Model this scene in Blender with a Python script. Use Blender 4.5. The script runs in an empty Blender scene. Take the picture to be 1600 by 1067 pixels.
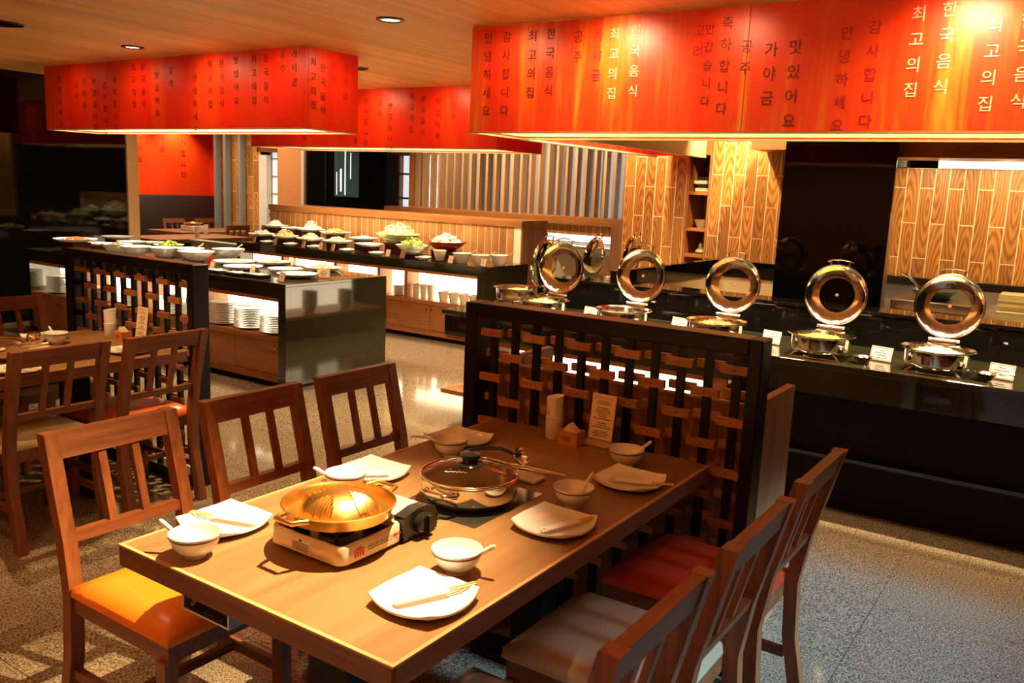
import bpy, bmesh, math, random
from mathutils import Vector, Matrix
random.seed(7)
R = math.radians
SC = bpy.context.scene
COL = SC.collection

# ------------------------------------------------------------------ camera
FPX = 1350.9
CAM_POS = Vector((0, 0, 1.65))
yaw, pitch, roll = -0.588576368, 0.174180028, 0.0429905055
_f = Vector((math.sin(yaw) * math.cos(pitch), math.cos(yaw) * math.cos(pitch), -math.sin(pitch)))
_r0 = Vector((math.cos(yaw), -math.sin(yaw), 0))
_u0 = _r0.cross(_f)
_r = math.cos(roll) * _r0 + math.sin(roll) * _u0
_u = -math.sin(roll) * _r0 + math.cos(roll) * _u0
cd = bpy.data.cameras.new('camera')
cd.sensor_width = 36.0
cd.lens = FPX * 36.0 / 1600.0
cd.clip_end = 100
cam = bpy.data.objects.new('camera', cd)
COL.objects.link(cam)
cam.matrix_world = Matrix(((_r.x, _u.x, -_f.x, CAM_POS.x), (_r.y, _u.y, -_f.y, CAM_POS.y), (_r.z, _u.z, -_f.z, CAM_POS.z), (0, 0, 0, 1)))
SC.camera = cam


def onz(x, y, z):
    """where the line of sight through a photo pixel meets the level z (used to survey where things stand)"""
    d = _r * ((x - 800) / FPX) - _u * ((y - 533.5) / FPX) + _f
    return CAM_POS + d * ((z - CAM_POS.z) / d.z)


def ony(x, y, Y):
    """the same, on the upright plane at depth Y"""
    d = _r * ((x - 800) / FPX) - _u * ((y - 533.5) / FPX) + _f
    return CAM_POS + d * ((Y - CAM_POS.y) / d.y)


# ------------------------------------------------------------------ world, exposure, lights
w = bpy.data.worlds.new('world')
SC.world = w
w.use_nodes = True
w.node_tree.nodes['Background'].inputs[0].default_value = (1.0, 0.62, 0.38, 1)
w.node_tree.nodes['Background'].inputs[1].default_value = 0.006
vs = SC.view_settings
vs.view_transform = 'Standard'
vs.look = 'None'
vs.exposure = 0.45
vs.gamma = 1.0
vs.use_curve_mapping = False

WARM = (1.0, 0.66, 0.33)
WARM2 = (1.0, 0.80, 0.52)
COOL = (0.62, 0.82, 1.0)


def aim(o, tgt):
    d = Vector(tgt) - o.location
    o.rotation_euler = d.to_track_quat('-Z', 'Y').to_euler()


def spot(name, loc, tgt, power, size, blend=0.4, col=WARM, rad=0.03):
    l = bpy.data.lights.new(name, 'SPOT')
    l.energy = power
    l.spot_size = R(size)
    l.spot_blend = blend
    l.color = col
    l.shadow_soft_size = rad
    o = bpy.data.objects.new(name, l)
    COL.objects.link(o)
    o.location = loc
    aim(o, tgt)
    return o


def area(name, loc, tgt, power, sx, sy, col=WARM2, spread=180):
    l = bpy.data.lights.new(name, 'AREA')
    l.shape = 'RECTANGLE'
    l.size = sx
    l.size_y = sy
    l.energy = power
    l.color = col
    l.spread = R(spread)
    o = bpy.data.objects.new(name, l)
    COL.objects.link(o)
    o.location = loc
    aim(o, tgt)
    return o


CEIL = 2.65
# daylight through the window in the right-hand wall (cool, low, nearly parallel)
o = area('window_daylight', (2.38, 1.9, 1.75), (-0.6, 1.9, 0.1), 30, 4.3, 0.8, (0.32, 0.63, 1.0), 10)
# ceiling spots over the tables
spot('table_spot', (-1.25, 1.86, 2.6), (-1.68, 1.27, 0.75), 690, 54, 0.85, (1.0, 0.72, 0.38), 0.010)
spot('screen_fill_spot', (-1.9, 1.7, 2.6), (-1.6, 2.7, 0.95), 12, 52, 0.9, (1.0, 0.40, 0.12), 0.03)  # added orange fill on the lattice blocks, standing in for table bounce
spot('aisle_spot', (-3.0, 0.9, 2.6), (-2.9, 1.6, 0.0), 40, 62, 0.6, (1.0, 0.66, 0.30), 0.012)
spot('left_table_spot', (-4.1, 2.0, 2.6), (-4.2, 2.1, 0.75), 130, 56, 0.6, (1.0, 0.64, 0.30), 0.012)
spot('aisle_spot_mid', (-3.80, 4.19, 2.6), (-3.5, 3.6, 0.0), 300, 80, 0.7, (1.0, 0.70, 0.36), 0.03)
spot('aisle_spot_left', (-6.65, 4.28, 2.6), (-6.4, 3.6, 0.0), 90, 80, 0.7, WARM, 0.03)
spot('aisle_spot_back', (-4.3, 6.2, 2.6), (-4.4, 6.2, 0.0), 240, 90, 0.7, (1.0, 0.72, 0.38), 0.03)
spot('chair_spot_right', (-0.3, 1.0, 2.6), (-0.8, 1.7, 0.6), 8, 70, 0.8, (1.0, 0.34, 0.10), 0.03)
# wall washers at the ceiling in front of the red canopies
for i, (x, p) in enumerate(((-3.12, 12), (-2.42, 52), (-1.75, 12), (-0.62, 66), (0.2, 30))):
    spot('canopy_washer', (x, 4.24, 2.63), (x, 4.585, 2.12), p, 130, 1.0, (1.0, 0.70, 0.38), 0.10)
for i, (x, p) in enumerate(((-8.2, 6), (-7.2, 13), (-6.2, 20), (-5.4, 13))):
    spot('canopy_washer_left', (x, 4.36, 2.63), (x, 4.71, 2.12), p, 140, 1.0, WARM, 0.12)
for i, (x, p) in enumerate(((-6.6, 18), (-5.6, 16), (-7.6, 9))):
    spot('canopy_washer_back', (x, 6.72, 2.63), (x, 7.08, 2.15), p, 140, 1.0, WARM, 0.12)
spot('canopy_washer_end', (-4.78, 4.95, 2.63), (-5.11, 4.95, 2.15), 10, 140, 1.0, WARM, 0.1)
# lamps inside the canopies, shining down on the buffets
area('canopy_lamp_left', (-7.0, 4.98, 2.40), (-7.0, 4.98, 0), 95, 3.4, 0.3, WARM2, 120)
area('canopy_lamp_back', (-6.8, 7.45, 2.40), (-6.8, 7.5, 0), 78, 3.4, 0.4, WARM2, 130)
area('canopy_lamp_right', (-1.0, 4.645, 2.44), (-1.0, 4.65, 0), 90, 4.8, 0.03, (1.0, 0.76, 0.42), 120)
area('canopy_lamp_inner', (-1.0, 4.98, 2.58), (-1.0, 4.98, 0), 30, 4.8, 0.15, WARM2, 50)
area('canopy_lamp_leg', (-3.2, 5.8, 2.40), (-3.2, 5.8, 0), 26, 0.3, 2.0, WARM2, 140)
# kitchen
for x in (-1.15, -0.65, -0.1, 0.5):
    spot('hood_spot', (x, 6.95, 1.985), (x, 7.56, 1.45), 22, 130, 0.9, (1.0, 0.70, 0.34), 0.04)
for x, p in ((-3.55, 90), (-2.75, 110), (-2.3, 150)):
    spot('kitchen_wall_spot', (x, 7.05, 2.6), (x, 7.6, 1.5), p, 95, 0.8, (1.0, 0.72, 0.36), 0.03)
area('kitchen_strip', (-0.5, 7.1, 2.02), (-0.5, 7.0, 0.9), 14, 1.6, 0.1, (0.9, 0.95, 1.0), 160)
# rooms beyond
area('far_window_light', (-9.0, 11.2, 1.7), (-8.6, 9.0, 1.3), 60, 0.9, 1.6, (0.8, 0.92, 1.0), 150)
area('far_room_light', (-11.8, 8.6, 2.6), (-11.8, 8.6, 0), 80, 3.0, 2.5, WARM2, 160)
spot('slat_light', (-7.2, 8.9, 2.6), (-7.2, 10.0, 1.6), 130, 120, 0.8, WARM2, 0.05)
spot('slat_light', (-5.7, 8.9, 2.6), (-5.7, 10.0, 1.6), 115, 120, 0.8, WARM2, 0.05)
for y in (8.3, 9.2, 10.1):
    spot('red_wall_washer', (-14.15, y, 2.62), (-14.5, y, 1.9), 60, 110, 0.8, WARM, 0.03)
# added fill behind the camera, standing in for warm bounce on the ceiling
area('ceiling_fill_light', (-2.6, -0.98, 2.33), (-2.6, 0.9, 2.95), 88, 8.5, 0.12, (1.0, 0.50, 0.15), 150)
# broad added fill standing in for lamp bounce in the near part of the room
area('near_room_fill', (-2.0, 0.2, 2.62), (-2.0, 0.2, 0), 4, 5.0, 2.5, (1.0, 0.48, 0.20), 170)
#area('ceiling_uplight', (-4.2, 2.4, 1.9), (-4.2, 2.4, 3), 22, 5.5, 3.0, (1.0, 0.60, 0.28), 170)

# ------------------------------------------------------------------ materials
MATS = {}


def nodes(name):
    m = bpy.data.materials.new(name)
    m.use_nodes = True
    nt = m.node_tree
    b = nt.nodes['Principled BSDF']
    return m, nt, b


def plain(name, col, rough=0.5, metal=0.0, spec=0.5, emit=None, es=0.0, trans=0.0, ior=1.45, coat=0.0):
    if name in MATS:
        return MATS[name]
    m, nt, b = nodes(name)
    b.inputs['Base Color'].default_value = (*col, 1)
    b.inputs['Roughness'].default_value = rough
    b.inputs['Metallic'].default_value = metal
    b.inputs['Specular IOR Level'].default_value = spec
    b.inputs['Transmission Weight'].default_value = trans
    b.inputs['IOR'].default_value = ior
    b.inputs['Coat Weight'].default_value = coat
    if emit:
        b.inputs['Emission Color'].default_value = (*emit, 1)
        b.inputs['Emission Strength'].default_value = es
    MATS[name] = m
    return m


def ramp(nt, fac, stops):
    r = nt.nodes.new('ShaderNodeValToRGB')
    el = r.color_ramp.elements
    while len(el) > 1:
        el.remove(el[-1])
    el[0].position = stops[0][0]
    el[0].color = (*stops[0][1], 1)
    for p, c in stops[1:]:
        e = el.new(p)
        e.color = (*c, 1)
    nt.links.new(fac, r.inputs[0])
    return r.outputs[0]


def coords(nt, scale, rand=0.0):
    tc = nt.nodes.new('ShaderNodeTexCoord')
    mp = nt.nodes.new('ShaderNodeMapping')
    mp.inputs['Scale'].default_value = scale
    nt.links.new(tc.outputs['Object'], mp.inputs['Vector'])
    if rand:
        oi = nt.nodes.new('ShaderNodeObjectInfo')
        mul = nt.nodes.new('ShaderNodeMath')
        mul.operation = 'MULTIPLY'
        mul.inputs[1].default_value = rand
        nt.links.new(oi.outputs['Random'], mul.inputs[0])
        cb = nt.nodes.new('ShaderNodeCombineXYZ')
        for k in range(3):
            nt.links.new(mul.outputs[0], cb.inputs[k])
        nt.links.new(cb.outputs[0], mp.inputs['Location'])
    return mp.outputs[0]


def noise(nt, vec, scale, detail=4, rough=0.6, dist=0.0):
    n = nt.nodes.new('ShaderNodeTexNoise')
    n.inputs['Scale'].default_value = scale
    n.inputs['Detail'].default_value = detail
    n.inputs['Roughness'].default_value = rough
    n.inputs['Distortion'].default_value = dist
    nt.links.new(vec, n.inputs['Vector'])
    return n.outputs[0]


def bump(nt, b, h, strength, dist=0.002):
    n = nt.nodes.new('ShaderNodeBump')
    n.inputs['Strength'].default_value = strength
    n.inputs['Distance'].default_value = dist
    nt.links.new(h, n.inputs['Height'])
    nt.links.new(n.outputs[0], b.inputs['Normal'])


def wood(name, dark, light, axis='z', fine=60.0, rough=0.42, rand=0.0, tint=0.0, bmp=0.25, stretch=0.05):
    """straight-grained wood, grain along a local axis"""
    if name in MATS:
        return MATS[name]
    m, nt, b = nodes(name)
    s = [1, 1, 1]
    s['xyz'.index(axis)] = stretch
    v = coords(nt, s, rand)
    n1 = noise(nt, v, fine, 5, 0.65)
    n2 = noise(nt, v, fine * 0.18, 3, 0.5, 0.6)
    mx = nt.nodes.new('ShaderNodeMath')
    mx.operation = 'ADD'
    nt.links.new(n1, mx.inputs[0])
    nt.links.new(n2, mx.inputs[1])
    hv = nt.nodes.new('ShaderNodeMath')
    hv.operation = 'MULTIPLY'
    hv.inputs[1].default_value = 0.5
    nt.links.new(mx.outputs[0], hv.inputs[0])
    c = ramp(nt, hv.outputs[0], ((0.34, dark), (0.62, light)))
    if tint:
        oi = nt.nodes.new('ShaderNodeObjectInfo')
        hs = nt.nodes.new('ShaderNodeHueSaturation')
        mr = nt.nodes.new('ShaderNodeMapRange')
        mr.inputs[3].default_value = 1 - tint
        mr.inputs[4].default_value = 1 + tint
        nt.links.new(oi.outputs['Random'], mr.inputs[0])
        nt.links.new(mr.outputs[0], hs.inputs['Value'])
        nt.links.new(c, hs.inputs['Color'])
        c = hs.outputs[0]
    nt.links.new(c, b.inputs['Base Color'])
    b.inputs['Roughness'].default_value = rough
    bump(nt, b, n1, bmp, 0.001)
    MATS[name] = m
    return m


def cathedral(name, dark, light):
    """plain-sawn plank with arched growth rings, different on every plank"""
    if name in MATS:
        return MATS[name]
    m, nt, b = nodes(name)
    tc = nt.nodes.new('ShaderNodeTexCoord')
    oi0 = nt.nodes.new('ShaderNodeObjectInfo')
    wn = nt.nodes.new('ShaderNodeTexWhiteNoise')
    wn.noise_dimensions = '1D'
    nt.links.new(oi0.outputs['Random'], wn.inputs['W'])
    mp0 = nt.nodes.new('ShaderNodeVectorMath')
    mp0.operation = 'MULTIPLY_ADD'
    mp0.inputs[1].default_value = (0.11, 0.0, 0.10)
    mp0.inputs[2].default_value = (-0.055, 0.0, -0.05)
    nt.links.new(wn.outputs['Color'], mp0.inputs[0])
    sc0 = nt.nodes.new('ShaderNodeVectorMath')
    sc0.operation = 'MULTIPLY_ADD'
    sc0.inputs[1].default_value = (1.0, 1.0, 0.16)
    nt.links.new(tc.outputs['Object'], sc0.inputs[0])
    nt.links.new(mp0.outputs[0], sc0.inputs[2])
    v = sc0.outputs[0]
    wv = nt.nodes.new('ShaderNodeTexWave')
    wv.wave_type = 'RINGS'
    wv.rings_direction = 'SPHERICAL'
    wv.inputs['Scale'].default_value = 17.0
    wv.inputs['Distortion'].default_value = 1.6
    wv.inputs['Detail'].default_value = 2.0
    wv.inputs['Detail Scale'].default_value = 1.6
    nt.links.new(v, wv.inputs['Vector'])
    n1 = noise(nt, coords(nt, (1, 1, 0.05), 7.0), 90, 4)
    mx = nt.nodes.new('ShaderNodeMath')
    mx.operation = 'MULTIPLY_ADD'
    mx.inputs[1].default_value = 0.42
    nt.links.new(wv.outputs['Fac'], mx.inputs[0])
    ml = nt.nodes.new('ShaderNodeMath')
    ml.operation = 'MULTIPLY'
    ml.inputs[1].default_value = 0.6
    nt.links.new(n1, ml.inputs[0])
    nt.links.new(ml.outputs[0], mx.inputs[2])
    c = ramp(nt, mx.outputs[0], ((0.22, light), (0.5, [0.6 * l + 0.4 * d for l, d in zip(light, dark)]), (0.75, dark)))
    oi = nt.nodes.new('ShaderNodeObjectInfo')
    hs = nt.nodes.new('ShaderNodeHueSaturation')
    mr = nt.nodes.new('ShaderNodeMapRange')
    mr.inputs[3].default_value = 0.75
    mr.inputs[4].default_value = 1.2
    nt.links.new(oi.outputs['Random'], mr.inputs[0])
    nt.links.new(mr.outputs[0], hs.inputs['Value'])
    nt.links.new(c, hs.inputs['Color'])
    nt.links.new(hs.outputs[0], b.inputs['Base Color'])
    b.inputs['Roughness'].default_value = 0.45
    MATS[name] = m
    return m


def granite(name, stops, scale=160, rough=0.1, spec=0.5, rand=0.0):
    if name in MATS:
        return MATS[name]
    m, nt, b = nodes(name)
    v = coords(nt, (1, 1, 1), rand)
    n1 = noise(nt, v, scale, 3, 0.7)
    c = ramp(nt, n1, stops)
    nt.links.new(c, b.inputs['Base Color'])
    b.inputs['Roughness'].default_value = rough
    b.inputs['Specular IOR Level'].default_value = spec
    MATS[name] = m
    return m


def streaked(name, stops, scale=7.0, rough=0.35):
    """printed acrylic panel: upright flame-like streaks"""
    if name in MATS:
        return MATS[name]
    m, nt, b = nodes(name)
    n1 = noise(nt, coords(nt, (1, 1, 0.10)), scale, 5, 0.6, 0.5)
    n2 = noise(nt, coords(nt, (1, 1, 0.04)), scale * 7, 4, 0.6, 0.3)
    ad = nt.nodes.new('ShaderNodeMath')
    ad.operation = 'MULTIPLY_ADD'
    ad.inputs[1].default_value = 0.35
    nt.links.new(n2, ad.inputs[0])
    nt.links.new(n1, ad.inputs[2])
    c = ramp(nt, ad.outputs[0], stops)
    nt.links.new(c, b.inputs['Base Color'])
    b.inputs['Roughness'].default_value = rough
    MATS[name] = m
    return m


def mottled(name, c0, c1, scale=40, rough=0.6, bmp=0.6):
    if name in MATS:
        return MATS[name]
    m, nt, b = nodes(name)
    n1 = noise(nt, coords(nt, (1, 1, 1), 3.0), scale, 4, 0.6)
    nt.links.new(ramp(nt, n1, ((0.35, c0), (0.62, c1))), b.inputs['Base Color'])
    b.inputs['Roughness'].default_value = rough
    bump(nt, b, n1, bmp, 0.006)
    MATS[name] = m
    return m


OAK_D, OAK_L = (0.085, 0.021, 0.005), (0.255, 0.080, 0.020)
oak_x = wood('oak_x', OAK_D, OAK_L, 'x')
oak_y = wood('oak_y', OAK_D, OAK_L, 'y')
oak_z = wood('oak_z', OAK_D, OAK_L, 'z')
top_wood = wood('table_laminate', (0.19, 0.090, 0.032), (0.29, 0.155, 0.062), 'y', 34, 0.38, bmp=0.05, stretch=0.03)
edge_x = wood('table_edge_x', (0.10, 0.030, 0.009), (0.25, 0.095, 0.034), 'x', 90, 0.45, bmp=0.5)
edge_y = wood('table_edge_y', (0.10, 0.030, 0.009), (0.25, 0.095, 0.034), 'y', 90, 0.45, bmp=0.5)
lip = plain('table_lip', (0.48, 0.29, 0.12), 0.3)
block_wood = wood('block_wood', (0.23, 0.085, 0.03), (0.40, 0.17, 0.065), 'x', 50, 0.5, 5.0, 0.18)
frame_dark = plain('frame_dark', (0.006, 0.0035, 0.0025), 0.38, spec=0.3)
cab_x = wood('cabinet_wood_x', (0.25, 0.085, 0.019), (0.45, 0.18, 0.052), 'x', 45, 0.4, 4.0)
cab_z = wood('cabinet_wood_z', (0.25, 0.085, 0.019), (0.45, 0.18, 0.052), 'z', 45, 0.4, 4.0)
panel_z = wood('panel_wood_z', (0.30, 0.12, 0.03), (0.52, 0.24, 0.075), 'z', 50, 0.42, 9.0, 0.16)
station_z = wood('station_wood_z', (0.20, 0.085, 0.03), (0.38, 0.18, 0.07), 'z', 40, 0.45, 4.0)
fin_z = wood('fin_wood_z', (0.28, 0.14, 0.06), (0.48, 0.27, 0.12), 'z', 40, 0.45, 6.0, 0.12)
plank = cathedral('plank_wood', (0.28, 0.095, 0.016), (0.58, 0.27, 0.065))
grout = plain('grout_cream', (0.86, 0.74, 0.48), 0.7)
stone = granite('dark_stone', ((0.35, (0.010, 0.009, 0.004)), (0.62, (0.036, 0.032, 0.014))), 220, 0.05, 0.9)
floor_m = granite('floor_granite', ((0.34, (0.030, 0.020, 0.012)), (0.47, (0.17, 0.125, 0.078)), (0.58, (0.33, 0.255, 0.165)), (0.70, (0.50, 0.41, 0.29))), 140, 0.10, 0.5, 20.0)
floor_joint = plain('floor_joint', (0.20, 0.165, 0.12), 0.4)
ceil_m = wood('ceiling_veneer', (0.55, 0.24, 0.055), (0.86, 0.48, 0.15), 'y', 14, 0.5, bmp=0.0, stretch=0.04)
red_front = streaked('flame_panel', ((0.48, (0.84, 0.022, 0.003)), (0.70, (0.89, 0.058, 0.005)), (0.84, (0.92, 0.20, 0.016)), (0.98, (0.93, 0.40, 0.04))), 5.0)
red_booth = streaked('red_booth_panel', ((0.4, (0.74, 0.035, 0.004)), (0.9, (0.82, 0.075, 0.008))), 4.0)
red_deep = streaked('red_panel', ((0.45, (0.78, 0.014, 0.003)), (0.70, (0.88, 0.032, 0.004)), (0.95, (0.90, 0.11, 0.01))), 5.0)
cream = plain('cream_paint', (0.72, 0.58, 0.34), 0.55)
black_gloss = plain('black_gloss', (0.004, 0.0035, 0.003), 0.04, spec=0.4)
black_matt = plain('black_matt', (0.006, 0.005, 0.004), 0.6, spec=0.25)
steel = plain('polished_steel', (0.80, 0.76, 0.70), 0.10, 1.0)
steel_b = plain('brushed_steel', (0.62, 0.62, 0.60), 0.3, 1.0)
chrome = plain('chrome', (0.9, 0.88, 0.84), 0.05, 1.0)
brass = plain('cast_brass', (0.83, 0.53, 0.14), 0.30, 1.0)
white = plain('white_ceramic', (0.80, 0.78, 0.72), 0.14, coat=0.3)
off_white = plain('cream_ceramic', (0.74, 0.68, 0.55), 0.2)
rim_brown = plain('rim_brown', (0.10, 0.03, 0.015), 0.3)
paper = plain('paper', (0.82, 0.79, 0.72), 0.7)
paper_warm = plain('paper_warm', (0.80, 0.62, 0.40), 0.7)
print_dark = plain('print_dark', (0.06, 0.05, 0.05), 0.7)
print_red = plain('print_red', (0.55, 0.05, 0.03), 0.7)
print_brown = plain('print_brown', (0.30, 0.10, 0.04), 0.7)
letter_dark = plain('letter_dark', (0.22, 0.014, 0.006), 0.5)
letter_light = plain('letter_light', (0.85, 0.62, 0.40), 0.5)
letter_red = plain('letter_red', (0.50, 0.01, 0.03), 0.5)
bamboo = plain('bamboo', (0.68, 0.44, 0.20), 0.5)
glass = plain('clear_glass', (0.95, 0.95, 0.93), 0.02, trans=1.0, ior=1.12)
acrylic = plain('clear_acrylic', (0.9, 0.95, 0.93), 0.03, trans=1.0, ior=1.1)
bake = plain('black_bakelite', (0.012, 0.011, 0.010), 0.12)
ceramic_hob = granite('hob_glass', ((0.4, (0.010, 0.009, 0.007)), (0.62, (0.05, 0.045, 0.036))), 500, 0.12)
champagne = plain('champagne_enamel', (0.72, 0.60, 0.42), 0.28, 0.35)
enamel_dark = plain('enamel_dark', (0.015, 0.016, 0.014), 0.2)
lit = plain('lit_panel', (0.9, 0.85, 0.75), 0.5, emit=(1.0, 0.80, 0.50), es=4.5)
lamp_lens = plain('lamp_lens', (0.9, 0.85, 0.75), 0.5, emit=(1.0, 0.85, 0.6), es=9.0)
SEATS = {'orange': (0.80, 0.21, 0.012), 'beige': (0.42, 0.30, 0.16), 'red': (0.50, 0.045, 0.012), 'brick': (0.62, 0.12, 0.02)}


def leather(n):
    m = mottled('leather_' + n, [c * 0.92 for c in SEATS[n]], SEATS[n], 9, 0.34, 0.08)
    return m


# ------------------------------------------------------------------ mesh helpers
class MB:
    def __init__(s):
        s.v = []
        s.f = []
        s.mi = []
        s.cur = 0

    def mat(s, i):
        s.cur = i
        return s

    def _add(s, vs, fs):
        b = len(s.v)
        s.v += [tuple(p) for p in vs]
        s.f += [tuple(b + i for i in q) for q in fs]
        s.mi += [s.cur] * len(fs)
        return s

    def box(s, x0, x1, y0, y1, z0, z1):
        return s._add([(x0, y0, z0), (x1, y0, z0), (x1, y1, z0), (x0, y1, z0), (x0, y0, z1), (x1, y0, z1), (x1, y1, z1), (x0, y1, z1)],
                      [(0, 3, 2, 1), (4, 5, 6, 7), (0, 1, 5, 4), (1, 2, 6, 5), (2, 3, 7, 6), (3, 0, 4, 7)])

    def obox(s, c, size, M=None):
        hx, hy, hz = [k / 2 for k in size]
        vs = [Vector((a * hx, b * hy, d * hz)) for d in (-1, 1) for a, b in ((-1, -1), (1, -1), (1, 1), (-1, 1))]
        M = M or Matrix.Identity(3)
        return s._add([M @ p + Vector(c) for p in vs], [(0, 3, 2, 1), (4, 5, 6, 7), (0, 1, 5, 4), (1, 2, 6, 5), (2, 3, 7, 6), (3, 0, 4, 7)])

    def loft(s, rings, cap=True, closed=True):
        n = len(rings[0])
        vs = [p for r in rings for p in r]
        fs = []
        for i in range(len(rings) - 1):
            for j in range(n if closed else n - 1):
                k = (j + 1) % n
                fs.append((i * n + j, i * n + k, (i + 1) * n + k, (i + 1) * n + j))
        if cap:
            fs.append(tuple(range(n - 1, -1, -1)))
            fs.append(tuple((len(rings) - 1) * n + j for j in range(n)))
        return s._add(vs, fs)

    def post(s, pts, hx, hy):
        """square-section member through points, section in the xy plane"""
        return s.loft([[(p[0] + a * hx, p[1] + b * hy, p[2]) for a, b in ((-1, -1), (1, -1), (1, 1), (-1, 1))] for p in pts])

    def lathe(s, prof, n=28, c=(0, 0, 0), M=None, cap=False):
        M = M or Matrix.Identity(3)
        rings = []
        for r, z in prof:
            r = max(r, 1e-4)
            rings.append([M @ Vector((r * math.cos(2 * math.pi * k / n), r * math.sin(2 * math.pi * k / n), z)) + Vector(c) for k in range(n)])
        return s.loft(rings, cap)

    def tube(s, pts, r, n=8, closed=False):
        pts = [Vector(p) for p in pts]
        rings = []
        m = len(pts)
        for i, p in enumerate(pts):
            if closed:
                t = pts[(i + 1) % m] - pts[i - 1]
            else:
                t = pts[min(i + 1, m - 1)] - pts[max(i - 1, 0)]
            q = t.to_track_quat('Z', 'Y')
            rr = r[i] if isinstance(r, (list, tuple)) else r
            rings.append([p + q @ Vector((rr * math.cos(2 * math.pi * k / n), rr * math.sin(2 * math.pi * k / n), 0)) for k in range(n)])
        if closed:
            rings.append(rings[0])
        return s.loft(rings, not closed)

    def bevel_box(s, x0, x1, y0, y1, z0, z1, w, seg=2):
        bm = bmesh.new()
        vs = [bm.verts.new(p) for p in ((x0, y0, z0), (x1, y0, z0), (x1, y1, z0), (x0, y1, z0), (x0, y0, z1), (x1, y0, z1), (x1, y1, z1), (x0, y1, z1))]
        for q in ((0, 3, 2, 1), (4, 5, 6, 7), (0, 1, 5, 4), (1, 2, 6, 5), (2, 3, 7, 6), (3, 0, 4, 7)):
            bm.faces.new([vs[i] for i in q])
        bmesh.ops.bevel(bm, geom=bm.edges[:], offset=w, segments=seg, profile=0.5, affect='EDGES')
        bm.verts.index_update()
        s._add([v.co.copy() for v in bm.verts], [[v.index for v in f.verts] for f in bm.faces])
        bm.free()
        return s

    def mesh(s, name, mats, smooth=None):
        me = bpy.data.meshes.new(name)
        me.from_pydata(s.v, [], s.f)
        if not isinstance(mats, (list, tuple)):
            mats = [mats]
        for m in mats:
            me.materials.append(m)
        me.polygons.foreach_set('material_index', s.mi)
        if smooth:
            me.polygons.foreach_set('use_smooth', [True] * len(s.f))
            me.set_sharp_from_angle(angle=R(smooth))
        me.update()
        return me

    def build(s, name, mats, parent=None, smooth=None, loc=None):
        return obj(name, s.mesh(name, mats, smooth), parent, loc)


def obj(name, me, parent=None, loc=None):
    o = bpy.data.objects.new(name, me)
    COL.objects.link(o)
    if parent is not None:
        o.parent = parent
    if loc is not None:
        o.location = loc
    return o


def tag(o, label, cat, group=None, kind=None):
    o['label'] = label
    o['category'] = cat
    if group:
        o['group'] = group
    if kind:
        o['kind'] = kind
    return o


def struct(o, label=None):
    o['kind'] = 'structure'
    if label:
        o['label'] = label
    return o


def thing(name, label, cat, loc=(0, 0, 0), rz=0.0, group=None):
    o = bpy.data.objects.new(name, None)
    o.empty_display_size = 0.1
    COL.objects.link(o)
    o.location = loc
    o.rotation_euler = (0, 0, rz)
    return tag(o, label, cat, group)


CHILDREN = {}


def dup(root, label, loc, rz=0.0, group=None):
    def cp(o, par):
        c = o.copy()
        COL.objects.link(c)
        c.parent = par
        for ch in [k for k in bpy.data.objects if k.parent == o]:
            cp(ch, c)
        return c
    kids = CHILDREN.setdefault(root.name, [k for k in root.children])
    r = root.copy()
    COL.objects.link(r)
    r.location = loc
    r.rotation_euler = (0, 0, rz)
    r['label'] = label
    if group:
        r['group'] = group
    for ch in kids:
        c = ch.copy()
        COL.objects.link(c)
        c.parent = r
        for g in CHILDREN.setdefault(ch.name, [k for k in ch.children]):
            d = g.copy()
            COL.objects.link(d)
            d.parent = c
    return r


# lettering meshes are made first, while the scene is still empty (fast)
TXT = {}
_words = ['한국음식', '최고의집', '가야금', '공주', '축하합니다', '맛있어요', '안녕하세요', '반갑습니다', '감사합니다', '고려']
for wd in sorted(set(''.join(_words))) + ['K', 'HOUSE WORTH', 'Special Promotion', '고향']:
    cu = bpy.data.curves.new('lettering', 'FONT')
    vertical = len(wd) == 1 and wd != 'K'
    cu.body = wd
    cu.size = 1.0
    cu.extrude = 0.012
    cu.resolution_u = 2
    cu.align_x = 'CENTER' if vertical else 'LEFT'
    to = bpy.data.objects.new('tmp', cu)
    COL.objects.link(to)
    bpy.context.view_layer.update()
    dg = bpy.context.evaluated_depsgraph_get()
    TXT[wd] = bpy.data.meshes.new_from_object(to.evaluated_get(dg))
    bpy.data.objects.remove(to)
    bpy.data.curves.remove(cu)


def column(word, size, mat, parent, loc, M):
    """an upright column of Hangul, one part for each character"""
    for i, ch in enumerate(word):
        lettering(ch, size, mat, parent, (loc[0], loc[1], loc[2] - i * size * 1.55), M, 'character')


def lettering(word, size, mat, parent, loc, M, name='lettering'):
    key = (word, mat.name)
    if key not in TXT:
        me = TXT[word].copy()
        me.materials.clear()
        me.materials.append(mat)
        TXT[key] = me
    o = obj(name, TXT[key], parent)
    o.matrix_local = Matrix.Translation(loc) @ M.to_4x4() @ Matrix.Scale(size, 4)
    return o


FACE_NY = Matrix(((1, 0, 0), (0, 0, -1), (0, 1, 0)))      # letters upright on a face that looks towards -y
FACE_PX = Matrix(((0, 0, 1), (1, 0, 0), (0, 1, 0)))       # letters upright on a face that looks towards +x
FACE_UP = Matrix.Identity(3)


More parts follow.
